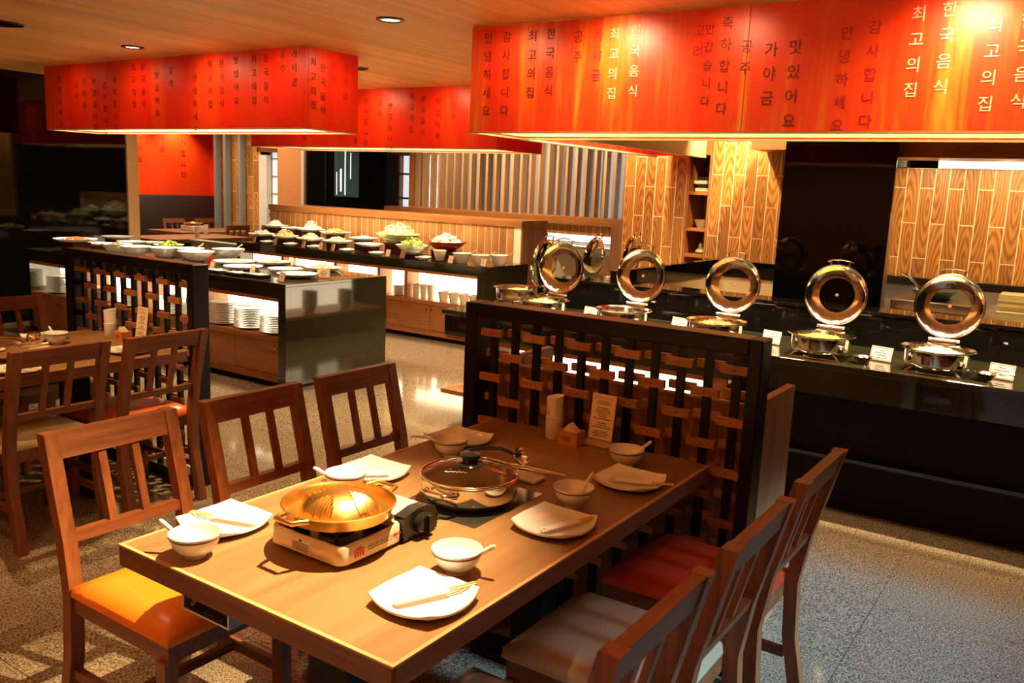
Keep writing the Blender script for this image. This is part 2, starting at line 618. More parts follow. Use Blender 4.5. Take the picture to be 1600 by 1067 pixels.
# ================================================================== the room
fl = struct(MB().box(-16.5, 2.5, -1.2, 12.5, -0.06, -0.012).build('floor', floor_joint))
T = 0.6
tile_me = MB().box(0, T - 0.003, 0, T - 0.003, -0.012, 0).mesh('floor_tile', floor_m)
far_fl = MB()
for ix in range(-27, 5):
    for iy in range(-2, 21):
        x, y = ix * T + 0.02, iy * T + 0.11
        if x > 2.0:
            continue
        if -14 <= ix and iy >= 1 and iy <= 14:
            obj('floor_tile', tile_me, fl, (x, y, 0))
        else:
            far_fl.box(x, x + T - 0.003, y, y + T - 0.003, -0.012, 0)
ff = far_fl.build('floor_tiles_far', floor_m, fl)
ff['kind'] = 'stuff'
struct(MB().box(-16.5, 2.5, -1.2, 12.5, CEIL, CEIL + 0.1).build('ceiling', ceil_m))
# right-hand wall with the window that lets the daylight in
wr = MB()
wr.box(2.4, 2.5, -1.1, -0.3, 0, CEIL).box(2.4, 2.5, 4.1, 12.5, 0, CEIL).box(2.4, 2.5, -0.3, 4.1, 2.55, CEIL).box(2.4, 2.5, -0.3, 4.1, 0, 0.25)
struct(wr.build('wall_right', black_matt))
# dark glass wall on the left, running away from the camera
gx = onz(35, 112, CEIL).x
wl = struct(MB().box(gx - 0.05, gx, 1.2, 6.05, 0, CEIL).build('wall_left', black_gloss))
struct(MB().box(-16.5, 2.5, 12.4, 12.5, 0, CEIL).build('wall_far', black_matt))
wnr = struct(MB().box(-16.5, 2.5, -1.2, -1.1, 0, CEIL).build('wall_near', cream))
MB().box(-7.2, 2.0, -1.1, -0.86, 2.26, 2.30).box(-7.2, 2.0, -0.88, -0.86, 2.30, 2.36).build('fill_ledge', cream, wnr)  # unseen ledge added to carry the ceiling fill
struct(MB().box(-16.5, -16.4, -1.2, 12.5, 0, CEIL).build('wall_far_left', black_matt))

# ------------------------------------------------------------------ red canopies
def skirt(mb, x0, x1, y0, y1, z0, z1, t=0.02):
    mb.box(x0, x1, y0, y0 + t, z0, z1)
    mb.box(x0, x1, y1 - t, y1, z0, z1)
    mb.box(x0, x0 + t, y0 + t, y1 - t, z0, z1)
    mb.box(x1 - t, x1, y0 + t, y1 - t, z0, z1)


def canopy_part(root, name, x0, x1, y0, y1, z0, z1, m):
    return MB().box(x0, x1, y0, y1, z0, z1).build(name, m, root)


def make_canopy(label, x0, x1, y0, y1, zb, m, joints, cols, side_cols=()):
    root = thing('canopy', label, 'canopy', (0, 0, 0))
    t = 0.02
    xs = [x0] + list(joints) + [x1]
    for a, b in zip(xs[:-1], xs[1:]):
        canopy_part(root, 'front_panel', a + 0.002, b - 0.002, y0, y0 + t, zb, CEIL - 0.005, m)
    canopy_part(root, 'back_panel', x0, x1, y1 - t, y1, zb, CEIL - 0.005, m)
    canopy_part(root, 'side_panel', x0, x0 + t, y0 + t, y1 - t, zb, CEIL - 0.005, m)
    canopy_part(root, 'side_panel', x1 - t, x1, y0 + t + 0.002, y1 - t, zb, CEIL - 0.005, m)
    # pale lining and the lip that runs around the open underside
    ln = MB()
    skirt(ln, x0 + t, x1 - t, y0 + t, y1 - t, zb + 0.01, CEIL - 0.006, 0.006)
    ln.build('lining', cream, root)
    lp = MB()
    skirt(lp, x0 - 0.004, x1 + 0.004, y0 - 0.004, y1 + 0.004, zb - 0.011, zb - 0.001, 0.034)
    lp.build('bottom_lip', plain('lip_brown', (0.42, 0.24, 0.10), 0.4), root)
    for word, x, ztop, size, lm in cols:
        column(word, size, lm, root, (x, y0 - 0.003, ztop - size * 0.75), FACE_NY)
    for word, y, ztop, size, lm in side_cols:
        column(word, size, lm, root, (x1 + 0.003, y, ztop - size * 0.75), FACE_PX)
    return root


LD, LL, LR = letter_dark, letter_light, letter_red
S = 0.071
right_cols = [('안녕하세요', -3.33, 2.60, S, LD), ('감사합니다', -3.19, 2.60, S, LD), ('최고의집', -3.0, 2.595, S, LD), ('한국음식', -2.87, 2.60, S, LD),
              ('공주', -2.68, 2.57, S, LD), ('가야금', -2.55, 2.57, S, LR), ('최고의집', -2.44, 2.575, S, LL), ('한국음식', -2.305, 2.585, S, LL),
              ('고려', -1.93, 2.56, S, LR), ('반갑습니다', -1.87, 2.56, S * 0.85, LD), ('축하합니다', -1.775, 2.59, S, LD),
              ('공주', -1.66, 2.465, S, LD), ('가야금', -1.53, 2.445, S * 1.1, LD), ('맛있어요', -1.405, 2.45, S * 1.1, LD),
              ('안녕하세요', -1.16, 2.50, S, LR), ('감사합니다', -1.03, 2.52, S, LR), ('최고의집', -0.84, 2.57, S * 1.05, LL), ('한국음식', -0.71, 2.58, S * 1.05, LL),
              ('최고의집', -0.515, 2.50, S * 1.05, LL), ('한국음식', -0.385, 2.51, S * 1.05, LL), ('공주', -0.1, 2.5, S, LD)]
can_r = make_canopy('red-orange hanging canopy with Korean lettering over the chafing dish counter', -3.46, 1.6, 4.58, 5.2, 2.005, red_front, (-1.655,), right_cols)
# the leg of the right canopy that follows the counter backwards
lg = thing('canopy', 'narrow red canopy arm running back over the side leg of the chafing counter', 'canopy')
for nm, a in (('side_panel', (-3.46, -3.44, 5.21, 7.35)), ('inner_panel', (-2.97, -2.95, 5.21, 7.35)), ('end_panel', (-3.44, -2.97, 7.33, 7.35))):
    canopy_part(lg, nm, *a, 2.005, CEIL - 0.005, cream if nm == 'inner_panel' else red_deep)
lp = MB()
lp.box(-3.464, -3.41, 5.21, 7.35, 1.991, 2.004).box(-3.0, -2.946, 5.21, 7.35, 1.991, 2.004)
lp.build('bottom_lip', cream, lg)

lcols = []
for i, x in enumerate([-8.55, -8.25, -8.13, -7.95, -7.78, -7.62, -7.32, -7.18, -6.98, -6.78, -6.45, -6.25, -6.10, -5.92, -5.7, -5.56, -5.37, -5.24]):
    wd = ['안녕하세요', '공주', '가야금', '반갑습니다', '감사합니다', '축하합니다', '최고의집', '한국음식', '맛있어요', '고려', '안녕하세요', '최고의집', '한국음식', '맛있어요', '최고의집', '한국음식', '공주', '가야금'][i]
    lcols.append((wd, x, [2.54, 2.48, 2.50, 2.5, 2.46, 2.5, 2.6, 2.6, 2.52, 2.55, 2.48, 2.58, 2.58, 2.6, 2.60, 2.60, 2.62, 2.62][i], 0.068, LD))
make_canopy('deep red hanging canopy with Korean lettering over the plate island', -8.82, -5.11, 4.71, 5.26, 2.046, red_deep, (), lcols,
            [('최고의집', 4.78, 2.56, 0.068, LD), ('한국음식', 4.88, 2.53, 0.068, LD), ('공주', 4.99, 2.56, 0.068, LR), ('가야금', 5.12, 2.56, 0.068, LR)])
mcols = []
for i, x in enumerate([-6.9, -6.75, -6.55, -6.4, -6.1, -5.95, -5.75, -5.55, -5.3, -5.15, -7.3, -7.7, -8.1, -8.4]):
    mcols.append((['안녕하세요', '감사합니다', '고려', '반갑습니다', '최고의집', '한국음식', '맛있어요', '공주', '최고의집', '한국음식', '가야금', '맛있어요', '공주', '고려'][i], x, 2.58 - 0.03 * (i % 4), 0.072, LD))
make_canopy('dark red hanging canopy with Korean lettering over the salad buffet', -8.64, -5.0, 7.08, 7.9, 2.036, red_deep, (), mcols)

# ------------------------------------------------------------------ recessed ceiling downlights
def downlight(label, x, y, r=0.075, on=True):
    t = thing('downlight', label, 'ceiling light', (x, y, CEIL), 0, 'recessed ceiling downlights')
    MB().lathe([(r * 0.72, -0.001), (r * 0.78, -0.012), (r, -0.008), (r + 0.004, -0.001)], 24).build('trim_ring', bake, t, 40)
    MB().lathe([(0.0005, -0.003), (r * 0.72, -0.003)], 24).build('lens', lamp_lens if on else bake, t)


p = onz(610, 30, CEIL)
downlight('bright round downlight in the ceiling between the two front canopies', p.x, p.y, 0.085)
p = onz(207, 73, CEIL)
downlight('bright round downlight in the ceiling just above the left canopy', p.x, p.y, 0.085)
p = onz(2, 36, CEIL)
downlight('unlit dark downlight at the left edge of the ceiling', p.x, p.y, 0.14, False)
p = onz(563, 106.5, CEIL)
downlight('small downlight peeping out behind the corner of the left canopy', p.x, p.y, 0.07, False)
p = onz(1480, 30, 2.45)

# ------------------------------------------------------------------ beyond the buffets: plank pillars, slat screen, windows, red booth
def plank_wall(name, x0, x1, y, z0, z1, wd=0.103, ln=0.55, seed=1, depth=0.05, phase=0.0):
    """wall face towards -y, clad with separate upright planks in pale grout"""
    wobj = struct(MB().box(x0, x1, y + 0.002, y + depth, z0, z1).build(name, grout))
    n = max(1, round((x1 - x0) / wd))
    wd = (x1 - x0) / n
    for i in range(n):
        z = z0 - (ln / 2 if i % 2 else 0) - phase
        while z < z1:
            a, b = max(z, z0), min(z + ln, z1)
            if b - a > 0.03:
                c = ((2 * i + 1) * wd / 2 + x0, y, (a + b) / 2)
                me = PLANK.get((round(wd, 4), round(b - a, 3)))
                if me is None:
                    hw, hl = wd / 2 - 0.004, (b - a) / 2 - 0.004
                    me = MB().box(-hw, hw, 0.0, 0.0035, -hl, hl).mesh('plank', plank)
                    PLANK[(round(wd, 4), round(b - a, 3))] = me
                obj('plank', me, wobj, c)
            z += ln
    return wobj


PLANK = {}
plank_wall('wall_kitchen_pillar', -3.84, -3.22, 7.6, 0.83, CEIL, seed=2, phase=0.2)
plank_wall('wall_kitchen_middle', -2.98, -2.05, 7.6, 1.10, CEIL, seed=3, phase=0.34)
plank_wall('wall_kitchen_right', -1.95, 1.45, 7.55, 1.09, 1.95, seed=4, phase=0.12)
plank_wall('wall_far_pillar', -13.3, -12.25, 10.2, 0.3, CEIL, seed=5, wd=0.15)
# pale mullions in front of the far plank pillar
for i, x in enumerate((-13.28, -13.02, -12.62)):
    struct(MB().box(x, x + 0.075, 10.05, 10.15, 0, CEIL).build('trim_%d' % (i + 1), plain('pale_metal', (0.22, 0.25, 0.24), 0.4)))

# shoji window
sh = struct(MB().box(-12.1, -11.44, 10.35, 10.4, 0.5, 2.1).build('window_1', plain('shoji_paper', (0.75, 0.78, 0.74), 0.7, emit=(0.75, 0.92, 0.88), es=0.55)))
for x in (-12.1, -11.9, -11.66, -11.46):
    MB().box(x, x + 0.03, 10.31, 10.35, 0.5, 2.1).build('glazing_bar', fin_z, sh)
for z in (0.78, 1.08, 1.38, 1.68, 1.98):
    MB().box(-12.1, -11.44, 10.315, 10.348, z, z + 0.025).build('glazing_bar', fin_z, sh)
MB().box(-12.25, -12.05, 10.2, 10.3, 0, 2.05).build('jamb', plain('jamb_white', (0.7, 0.72, 0.7), 0.5), sh)
MB().box(-12.3, -11.4, 10.2, 10.4, 2.1, CEIL).build('lintel', oak_x, sh)
# orange pillar
struct(MB().box(-11.42, -10.86, 9.9, 10.4, 0, CEIL).build('wall_orange_pillar', plain('orange_plaster', (0.55, 0.22, 0.08), 0.6)))
struct(MB().box(-10.86, -10.80, 9.9, 10.4, 0, CEIL).build('trim_4', plain('pale_trim', (0.6, 0.5, 0.4), 0.5)))
# black glass doors with a lit lobby behind
dg_ = struct(MB().box(-10.8, -9.1, 9.95, 10.0, 0, CEIL).build('door_1', black_gloss))
MB().box(-10.35, -10.33, 9.935, 9.95, 0, CEIL).build('door_stile', black_matt, dg_)
for x, z0, z1, wd in ((-10.02, 1.5, 1.85, 0.035), (-9.92, 1.45, 2.15, 0.02), (-10.1, 1.45, 1.8, 0.012), (-9.8, 1.7, 2.1, 0.015)):
    MB().box(x, x + wd, 9.94, 9.95, z0, z1).build('lamp_tube', plain('tube_light', (0.9, 0.95, 1), 0.4, emit=(0.8, 0.95, 1.0), es=0.8), dg_)
MB().box(-10.15, -9.62, 9.944, 9.95, 1.42, 2.2).build('lit_pane', plain('teal_pane', (0.05, 0.10, 0.10), 0.15, emit=(0.2, 0.4, 0.4), es=0.025), dg_)
# bright window beside the slat screen
wn = struct(MB().box(-9.1, -8.3, 10.9, 10.95, 0.3, 2.15).build('window_2', plain('bright_sky_pane', (0.9, 0.95, 1.0), 0.5, emit=(0.86, 0.95, 1.0), es=1.25)))
for x in (-9.42, -8.98):
    MB().box(x, x + 0.05, 10.6, 10.7, 0.3, 2.15).build('window_post', oak_z, wn)
for z in (0.75, 1.05, 1.42, 1.8, 2.1):
    MB().box(-9.4, -8.95, 10.62, 10.66, z, z + 0.03).build('glazing_bar', oak_x, wn)
MB().box(-9.4, -8.98, 10.7, 10.71, 0.3, 2.15).build('ribbed_pane', plain('ribbed_glass', (0.75, 0.8, 0.8), 0.6, emit=(0.85, 0.95, 1.0), es=0.6), wn)
MB().box(-9.5, -8.2, 10.55, 10.75, 2.12, 2.3).build('lintel', oak_x, wn)

# slat screen: separate upright fins, turned a little, on a panelled base wall
scr = thing('slat_screen', 'screen of upright wooden fins standing behind the buffet wall', 'screen')
fin = MB().obox((0, 0, 0), (0.036, 0.13, 1.32), Matrix.Rotation(R(4), 3, 'Z')).mesh('fin', fin_z)
nf = 25
for i in range(nf):
    x = -8.46 + i * (3.42 / (nf - 1))
    f_ = obj('fin', fin, scr, (x, 10.0, 1.99))
MB().box(-8.55, -4.98, 9.9, 10.1, 1.30, 1.335).build('sill', cab_x, scr)
MB().box(-8.56, -8.50, 9.9, 10.1, 1.335, CEIL).build('end_post', cab_z, scr)
# grey daylight blind behind the fins
struct(MB().box(-8.3, -5.0, 10.4, 10.42, 1.2, CEIL).build('window_3', plain('grey_blind', (0.30, 0.30, 0.30), 0.6, emit=(0.8, 0.9, 0.95), es=0.05)))
struct(MB().box(-5.02, -4.96, 10.3, 10.35, 1.2, 2.1).build('window_4', plain('daylight_slit', (0.8, 0.9, 0.95), 0.5, emit=(0.75, 0.97, 1.0), es=1.3)))
# second panelled wall below the screen, with the pass-through opening
w2 = struct(MB().box(-8.62, -4.75, 9.5, 9.6, 1.12, 1.27).build('wall_low_far', grout))
MB().box(-8.64, -4.75, 9.46, 9.62, 1.245, 1.338).build('capping', cab_x, w2)
for i in range(31):
    x = -7.8 + i * 0.1
    MB().box(x, x + 0.092, 9.497, 9.5, 1.13, 1.243).build('plank', panel_z, w2)
MB().box(-8.62, -6.2, 9.5, 9.6, 0, 1.12).build('lower_panel', cab_x, w2)
MB().box(-4.93, -4.75, 9.45, 9.6, 0, 1.3).build('end_post', station_z, w2)
MB().box(-6.2, -4.9, 10.15, 10.2, 0.0, 0.98).build('back_panel', cream, w2)
MB().box(-6.2, -4.93, 10.05, 10.1, 1.0, 1.12).build('lit_shelf', plain('white_glow', (0.9, 0.95, 1), 0.5, emit=(0.9, 0.97, 1.0), es=1.6), w2)
MB().box(-6.2, -4.93, 9.75, 10.1, 0.93, 0.96).build('pass_shelf', steel_b, w2)

# red booth far left
rx = -14.5
rw = struct(MB().box(rx - 0.05, rx, 7.2, 10.9, 1.28, CEIL).build('wall_red_booth', red_booth))
for wd, y, z in (('안녕하세요', 7.75, 2.35), ('공주', 8.15, 2.3), ('최고의집', 8.62, 2.42), ('한국음식', 9.0, 2.42), ('맛있어요', 9.4, 2.55), ('가야금', 9.85, 2.55), ('감사합니다', 10.3, 2.5)):
    column(wd, 0.13, LD, rw, (rx + 0.004, y, z - 0.09), FACE_PX)
MB().box(rx, rx + 0.006, 8.81, 8.825, 1.28, CEIL).build('panel_joint', letter_light, rw)
struct(MB().box(rx - 0.05, -13.3, 10.9, 10.95, 0, CEIL).build('wall_red_return', red_deep))
bq = thing('banquette', 'dark upholstered banquette along the red booth wall', 'bench', (0, 0, 0))
MB().bevel_box(rx, rx + 0.16, 7.2, 10.88, 0.45, 1.28, 0.03).build('back', plain('dark_vinyl', (0.035, 0.028, 0.028), 0.5), bq, 40)
MB().bevel_box(rx + 0.1, rx + 0.65, 7.2, 10.88, 0.3, 0.46, 0.03).build('seat', plain('dark_vinyl', (0.035, 0.028, 0.028), 0.5), bq, 40)
MB().box(rx + 0.1, rx + 0.6, 7.22, 10.88, 0, 0.3).build('base', black_matt, bq)
# cream post at the end of the dark glass wall
struct(MB().box(gx - 0.12, gx + 0.02, 6.06, 6.2, 0, CEIL).build('wall_post', plain('cream_post', (0.70, 0.52, 0.28), 0.5)))
# pale low wall between the island and the far tables
lw = struct(MB().box(-10.6, -8.7, 7.62, 7.75, 0, 0.74).build('wall_low_pale', plain('pale_stone', (0.50, 0.52, 0.46), 0.4)))
MB().box(-10.62, -8.68, 7.6, 7.77, 0.74, 0.76).build('capping', plain('pale_stone', (0.50, 0.52, 0.46), 0.4), lw)
MB().box(-9.35, -9.30, 7.61, 7.62, 0.35, 0.70).build('glow_strip', plain('glow_strip', (1, 0.95, 0.85), 0.4, emit=(1, 0.9, 0.7), es=1.5), lw)

# ================================================================== dining furniture
def make_chair(label, seat_col, loc, rz, group):
    """oak chair, front towards +x; back posts raked, two slats between the rails"""
    t = thing('dining_chair', label, 'chair', loc, rz, group)
    W = 0.195
    for s in (-1, 1):
        MB().post([(-0.305, s * W, 0), (-0.255, s * W, 0.25), (-0.245, s * W, 0.44), (-0.27, s * W, 0.60), (-0.345, s * W, 0.90)], 0.021, 0.021).build('back_post', oak_z, t)
        MB().post([(0.20, s * W, 0), (0.20, s * W, 0.385)], 0.02, 0.02).build('leg', oak_z, t)
    def rail(z, h, wd=0.175, d=0.013):
        def xb(zz):
            return -0.27 - (zz - 0.60) * 0.25
        m = MB()
        m.loft([[(xb(zz) - d, -wd, zz), (xb(zz) + d, -wd, zz), (xb(zz) + d, wd, zz), (xb(zz) - d, wd, zz)] for zz in (z, z + h)])
        return m
    rail(0.825, 0.074, 0.1745, 0.016).build('top_rail', oak_y, t)
    rail(0.585, 0.030, 0.1745, 0.014).build('lower_rail', oak_y, t)
    for y in (-0.048, 0.062):
        MB().loft([[(-0.27 - (zz - 0.6) * 0.25 + a * 0.009, y + b * 0.0125, zz) for a, b in ((-1, -1), (1, -1), (1, 1), (-1, 1))] for zz in (0.615, 0.825)]).build('slat', oak_z, t)
    # seat frame and cushion
    MB().box(-0.224, 0.225, -0.205, 0.205, 0.385, 0.438).build('seat_frame', oak_x, t)
    bm = bmesh.new()
    n = 8
    vs = {}
    for k, z in ((0, 0.439), (1, 0.495)):
        for i in range(n + 1):
            for j in range(n + 1):
                if k == 0 and 0 < i < n and 0 < j < n:
                    continue
                u, v = i / n, j / n
                x, y = -0.225 + 0.462 * u, -0.215 + 0.43 * v
                zz = z
                if k == 1:
                    e = min(u, 1 - u, v, 1 - v)
                    zz = 0.468 + 0.030 * min(1, e / 0.13) ** 0.5
                    x = 0.006 + (x - 0.006) * 0.985
                    y *= 0.985
                vs[k, i, j] = bm.verts.new((x, y, zz))
    for i in range(n):
        for j in range(n):
            bm.faces.new([vs[1, i, j], vs[1, i + 1, j], vs[1, i + 1, j + 1], vs[1, i, j + 1]])
    for i in range(n):
        bm.faces.new([vs[0, i, 0], vs[0, i + 1, 0], vs[1, i + 1, 0], vs[1, i, 0]])
        bm.faces.new([vs[0, i + 1, n], vs[0, i, n], vs[1, i, n], vs[1, i + 1, n]])
        bm.faces.new([vs[0, 0, i + 1], vs[0, 0, i], vs[1, 0, i], vs[1, 0, i + 1]])
        bm.faces.new([vs[0, n, i], vs[0, n, i + 1], vs[1, n, i + 1], vs[1, n, i]])
    me = bpy.data.meshes.new('seat_cushion')
    bm.to_mesh(me)
    bm.free()
    me.materials.append(leather(seat_col))
    me.polygons.foreach_set('use_smooth', [True] * len(me.polygons))
    me.set_sharp_from_angle(angle=R(75))
    obj('seat_cushion', me, t)
    for s in (-1, 1):
        MB().box(-0.24, 0.185, s * W - 0.011, s * W + 0.011, 0.17, 0.20).build('stretcher', oak_x, t)
    MB().box(-0.03, -0.008, -W + 0.012, W - 0.012, 0.172, 0.198).build('stretcher', oak_y, t)
    return t


GA = 'oak chairs at the main table'
c_or = make_chair('oak chair with bright orange seat at the near left of the main table', 'orange', (-2.095, 1.455, 0), 0, GA)
c_be = make_chair('middle oak chair on the right of the main table, with beige seat', 'beige', (-0.92, 1.96, 0), math.pi, GA)
c_rd = make_chair('oak chair with dark red seat at the far right of the main table', 'red', (-0.925, 2.525, 0), math.pi, GA)
c_br = make_chair('oak chair with reddish seat at the left table, beside its lattice screen', 'brick', (-3.985, 2.478, 0), math.pi, 'oak chairs at the left table')
dup(c_or, 'middle oak chair on the left side of the main table', (-2.09, 1.987, 0), 0, GA)
dup(c_rd, 'oak chair on the left side of the main table, next to the lattice screen', (-2.095, 2.518, 0), 0, GA)
dup(c_be, 'oak chair on the near right of the main table, closest to the camera', (-0.925, 1.413, 0), math.pi, GA)
GB = 'oak chairs at the left table'
dup(c_be, 'oak chair with shiny beige seat at the near right of the left table', (-3.99, 1.964, 0), math.pi, GB)
dup(c_be, 'oak chair on the far side of the left table cut by the picture edge', (-4.93, 2.515, 0), 0, GB)
dup(c_br, 'oak chair with dark seat mostly hidden under the far side of the left table', (-4.93, 2.02, 0), 0, GB)


def make_table(label, loc, group, y1=1.6):
    t = thing('dining_table', label, 'table', loc, 0, group)
    L = 0.89
    MB().box(0, L, 0, y1, 0.748, 0.7515).build('top_veneer', top_wood, t)
    m = MB()
    m.box(0.004, L - 0.004, 0.004, y1 - 0.004, 0.700, 0.7478)
    m.build('top_core', edge_x, t)
    MB().box(0, L, -0.004, 0.004, 0.699, 0.7478).build('edge_band', edge_x, t)
    MB().box(0, L, y1 - 0.004, y1 + 0.004, 0.699, 0.7478).build('edge_band', edge_x, t)
    MB().box(-0.004, 0.004, 0.004, y1 - 0.004, 0.699, 0.7478).build('edge_band', edge_y, t)
    MB().box(L - 0.004, L + 0.004, 0.004, y1 - 0.004, 0.699, 0.7478).build('edge_band', edge_y, t)
    m = MB()
    m.box(-0.004, L + 0.004, -0.004, 0.006, 0.7482, 0.753).box(-0.004, 0.006, 0.006, y1, 0.7482, 0.753).box(L - 0.006, L + 0.004, 0.006, y1, 0.7482, 0.753)
    m.build('edge_lip', lip, t)
    for y in (0.34, y1 - 0.34):
        MB().box(0.365, 0.485, y - 0.05, y + 0.05, 0.03, 0.699).build('pedestal', frame_dark, t)
        MB().box(0.20, 0.65, y - 0.06, y + 0.06, 0.0, 0.03).build('foot', frame_dark, t)
    MB().box(0.36, 0.53, 0.40, y1 - 0.40, 0.60, 0.699).build('apron_beam', frame_dark, t)
    return t


tb = make_table('light oak topped dining table laid for six, with a sunken hob', (-1.89, 1.14, 0), 'dining tables')
# hob let into the table top, control box hanging below the near edge
hb = MB().box(0.325, 0.607, 0.64, 0.985, 0.7516, 0.7535)
h_o = hb.build('hob_plate', ceramic_hob, tb)
MB().tube([(0.455 + 0.105 * math.cos(a * R(10)), 0.81 + 0.105 * math.sin(a * R(10)), 0.7537) for a in range(36)], 0.0012, 5, True).build('hob_ring', steel_b, h_o)
cb = MB()
cb.box(0.20, 0.37, 0.03, 0.20, 0.635, 0.640).box(0.20, 0.205, 0.03, 0.20, 0.640, 0.699).box(0.365, 0.37, 0.03, 0.20, 0.640, 0.699).box(0.205, 0.365, 0.17, 0.175, 0.640, 0.699)
cbo = cb.build('control_box', steel_b, tb)
MB().box(0.23, 0.345, 0.06, 0.17, 0.6405, 0.675).build('control_unit', enamel_dark, cbo)
MB().tube([(0.222, 0.045, 0.645), (0.222, 0.045, 0.69), (0.29, 0.04, 0.693), (0.35, 0.045, 0.69)], 0.006, 6).build('handle', chrome, cbo)
tb2 = thing('dining_table', 'light oak topped dining table at the left picture edge', 'table', (-4.735, 1.12, 0), 0, 'dining tables')
for ch in tb.children:
    if ch.name.split('.')[0] in ('hob_plate', 'control_box'):
        continue
    c = ch.copy()
    COL.objects.link(c)
    c.parent = tb2
h2 = MB().box(0.30, 0.58, 0.40, 0.75, 0.7516, 0.7535).build('hob_plate', ceramic_hob, tb2)


# ------------------------------------------------------------------ lattice screens: black slats woven with wooden blocks
BLK = MB().box(-0.05, 0.05, -0.009, 0.009, -0.0145, 0.0145).mat(1).lathe([(0.0001, 0.0), (0.0035, 0.0)], 8, (0, -0.0093, 0), Matrix.Rotation(R(90), 3, 'X')).mesh('block', [block_wood, plain('screw', (0.05, 0.03, 0.02), 0.4)])
SLT = MB().box(-0.0135, 0.0135, -0.011, 0.011, 0.0, 1.08).mesh('slat', frame_dark)
BRD = MB().box(-0.011, 0.011, -0.016, 0.016, -0.012, 0.012).mesh('spacer', frame_dark)


def make_screen(label, x0, group):
    t = thing('lattice_screen', label, 'screen', (x0, 2.80, 0), 0, group)
    W = 1.21
    MB().bevel_box(0, 0.062, -0.05, 0.05, 0, 1.2, 0.004, 1).build('post', frame_dark, t)
    MB().bevel_box(W - 0.045, W, -0.05, 0.05, 0, 1.2, 0.004, 1).build('post', frame_dark, t)
    MB().bevel_box(0.0625, W - 0.0455, -0.05, 0.05, 1.143, 1.2, 0.004, 1).build('top_rail', frame_dark, t)
    MB().box(0.0625, W - 0.0455, -0.04, 0.04, 0.0, 0.06).build('bottom_rail', frame_dark, t)
    for k in range(11):
        x = 0.116 + 0.1 * k
        obj('slat', SLT, t, (x, 0, 0.0615))
        for r_ in range(11):
            z = 1.085 - 0.0902 * r_
            if z < 0.1:
                continue
            y = -0.0205 if (k + r_) % 2 == 0 else 0.0205
            obj('block', BLK, t, (x, y, z))
    return t


make_screen('black lattice screen with wooden blocks at the far end of the main table', -2.067, 'lattice screens')
make_screen('black lattice screen with wooden blocks at the far end of the left table', -5.03, 'lattice screens')

# open-topped wooden box behind the right screen
st = thing('service_box', 'open wooden service box standing behind the right lattice screen', 'box', (0, 0, 0))
for i in range(9):
    x = -2.03 + i * 0.1255
    MB().box(x + 0.001, x + 0.1245, 2.872, 2.888, 0, 0.945).build('board', station_z, st)
MB().box(-2.03, -0.90, 2.888, 2.900, 0, 0.95).build('front_frame', station_z, st)
MB().box(-0.934, -0.902, 2.901, 3.34, 0, 0.95).build('side_panel', station_z, st)
MB().box(-2.03, -2.0, 2.901, 3.34, 0, 0.95).build('side_panel', station_z, st)
MB().box(-1.999, -0.935, 2.901, 3.34, 0.60, 0.62).build('shelf', black_matt, st)
MB().box(-2.03, -0.902, 2.868, 2.871, 0.945, 0.952).build('edge_strip', lip, st)

# ================================================================== plate island, salad buffet, chafing counter
PLATE = MB().lathe([(0.0005, 0.004), (0.07, 0.004), (0.085, 0.007), (0.135, 0.018), (0.138, 0.020), (0.136, 0.0165), (0.085, 0.0035), (0.075, 0.0), (0.0005, 0.0)], 24).mesh('plate', white, 50)
PLATE.polygons.foreach_set('use_smooth', [True] * len(PLATE.polygons))


def stack(x, y, z, n, label, group, me=None, pitch=0.0142, name='dinner_plate', cat='plate'):
    for k in range(n):
        o = obj(name, me or PLATE, None, (x + random.uniform(-.003, .003), y + random.uniform(-.003, .003), z + 0.001 + k * pitch))
        tag(o, label, cat, group)


def cabinet(root, x0, x1, yf, z_sh, z_top, divs, label_lit=True, door_w=0.55, depth=0.45, lit_y=0.31):
    """front run of a buffet: wood trim, lit niche, shelf edge, doors, plinth"""
    MB().box(x0, x1, yf, yf + 0.03, z_top, z_top + 0.03).build('trim_rail', cab_x, root)
    MB().box(x0, x1, yf, yf + depth, z_sh - 0.045, z_sh).build('shelf', cab_x, root)
    MB().box(x0, x1, yf + lit_y, yf + lit_y + 0.02, z_sh, z_top + 0.03).build('lit_back', lit, root)
    for d in divs:
        MB().box(d - 0.022, d + 0.022, yf + 0.002, yf + lit_y - 0.001, z_sh, z_top).build('divider', cab_z, root)
    n = max(1, round((x1 - x0) / door_w))
    dw = (x1 - x0) / n
    for i in range(n):
        a = x0 + i * dw
        d = MB().box(a + 0.003, a + dw - 0.003, yf + 0.006, yf + 0.026, 0.115, z_sh - 0.05).build('door', cab_x, root)
        hx = a + dw - 0.045 if i % 2 == 0 else a + 0.02
        MB().box(hx, hx + 0.025, yf - 0.012, yf + 0.0055, z_sh - 0.10, z_sh - 0.088).build('handle', chrome, d)
    MB().box(x0, x1, yf + 0.03, yf + 0.05, 0.115, z_sh - 0.05).build('carcass', cab_x, root)
    MB().box(x0, x1, yf + 0.012, yf + depth, 0.05, 0.11).build('bottom_rail', cab_x, root)
    MB().box(x0, x1, yf + 0.06, yf + depth, 0.0, 0.05).build('plinth', black_matt, root)


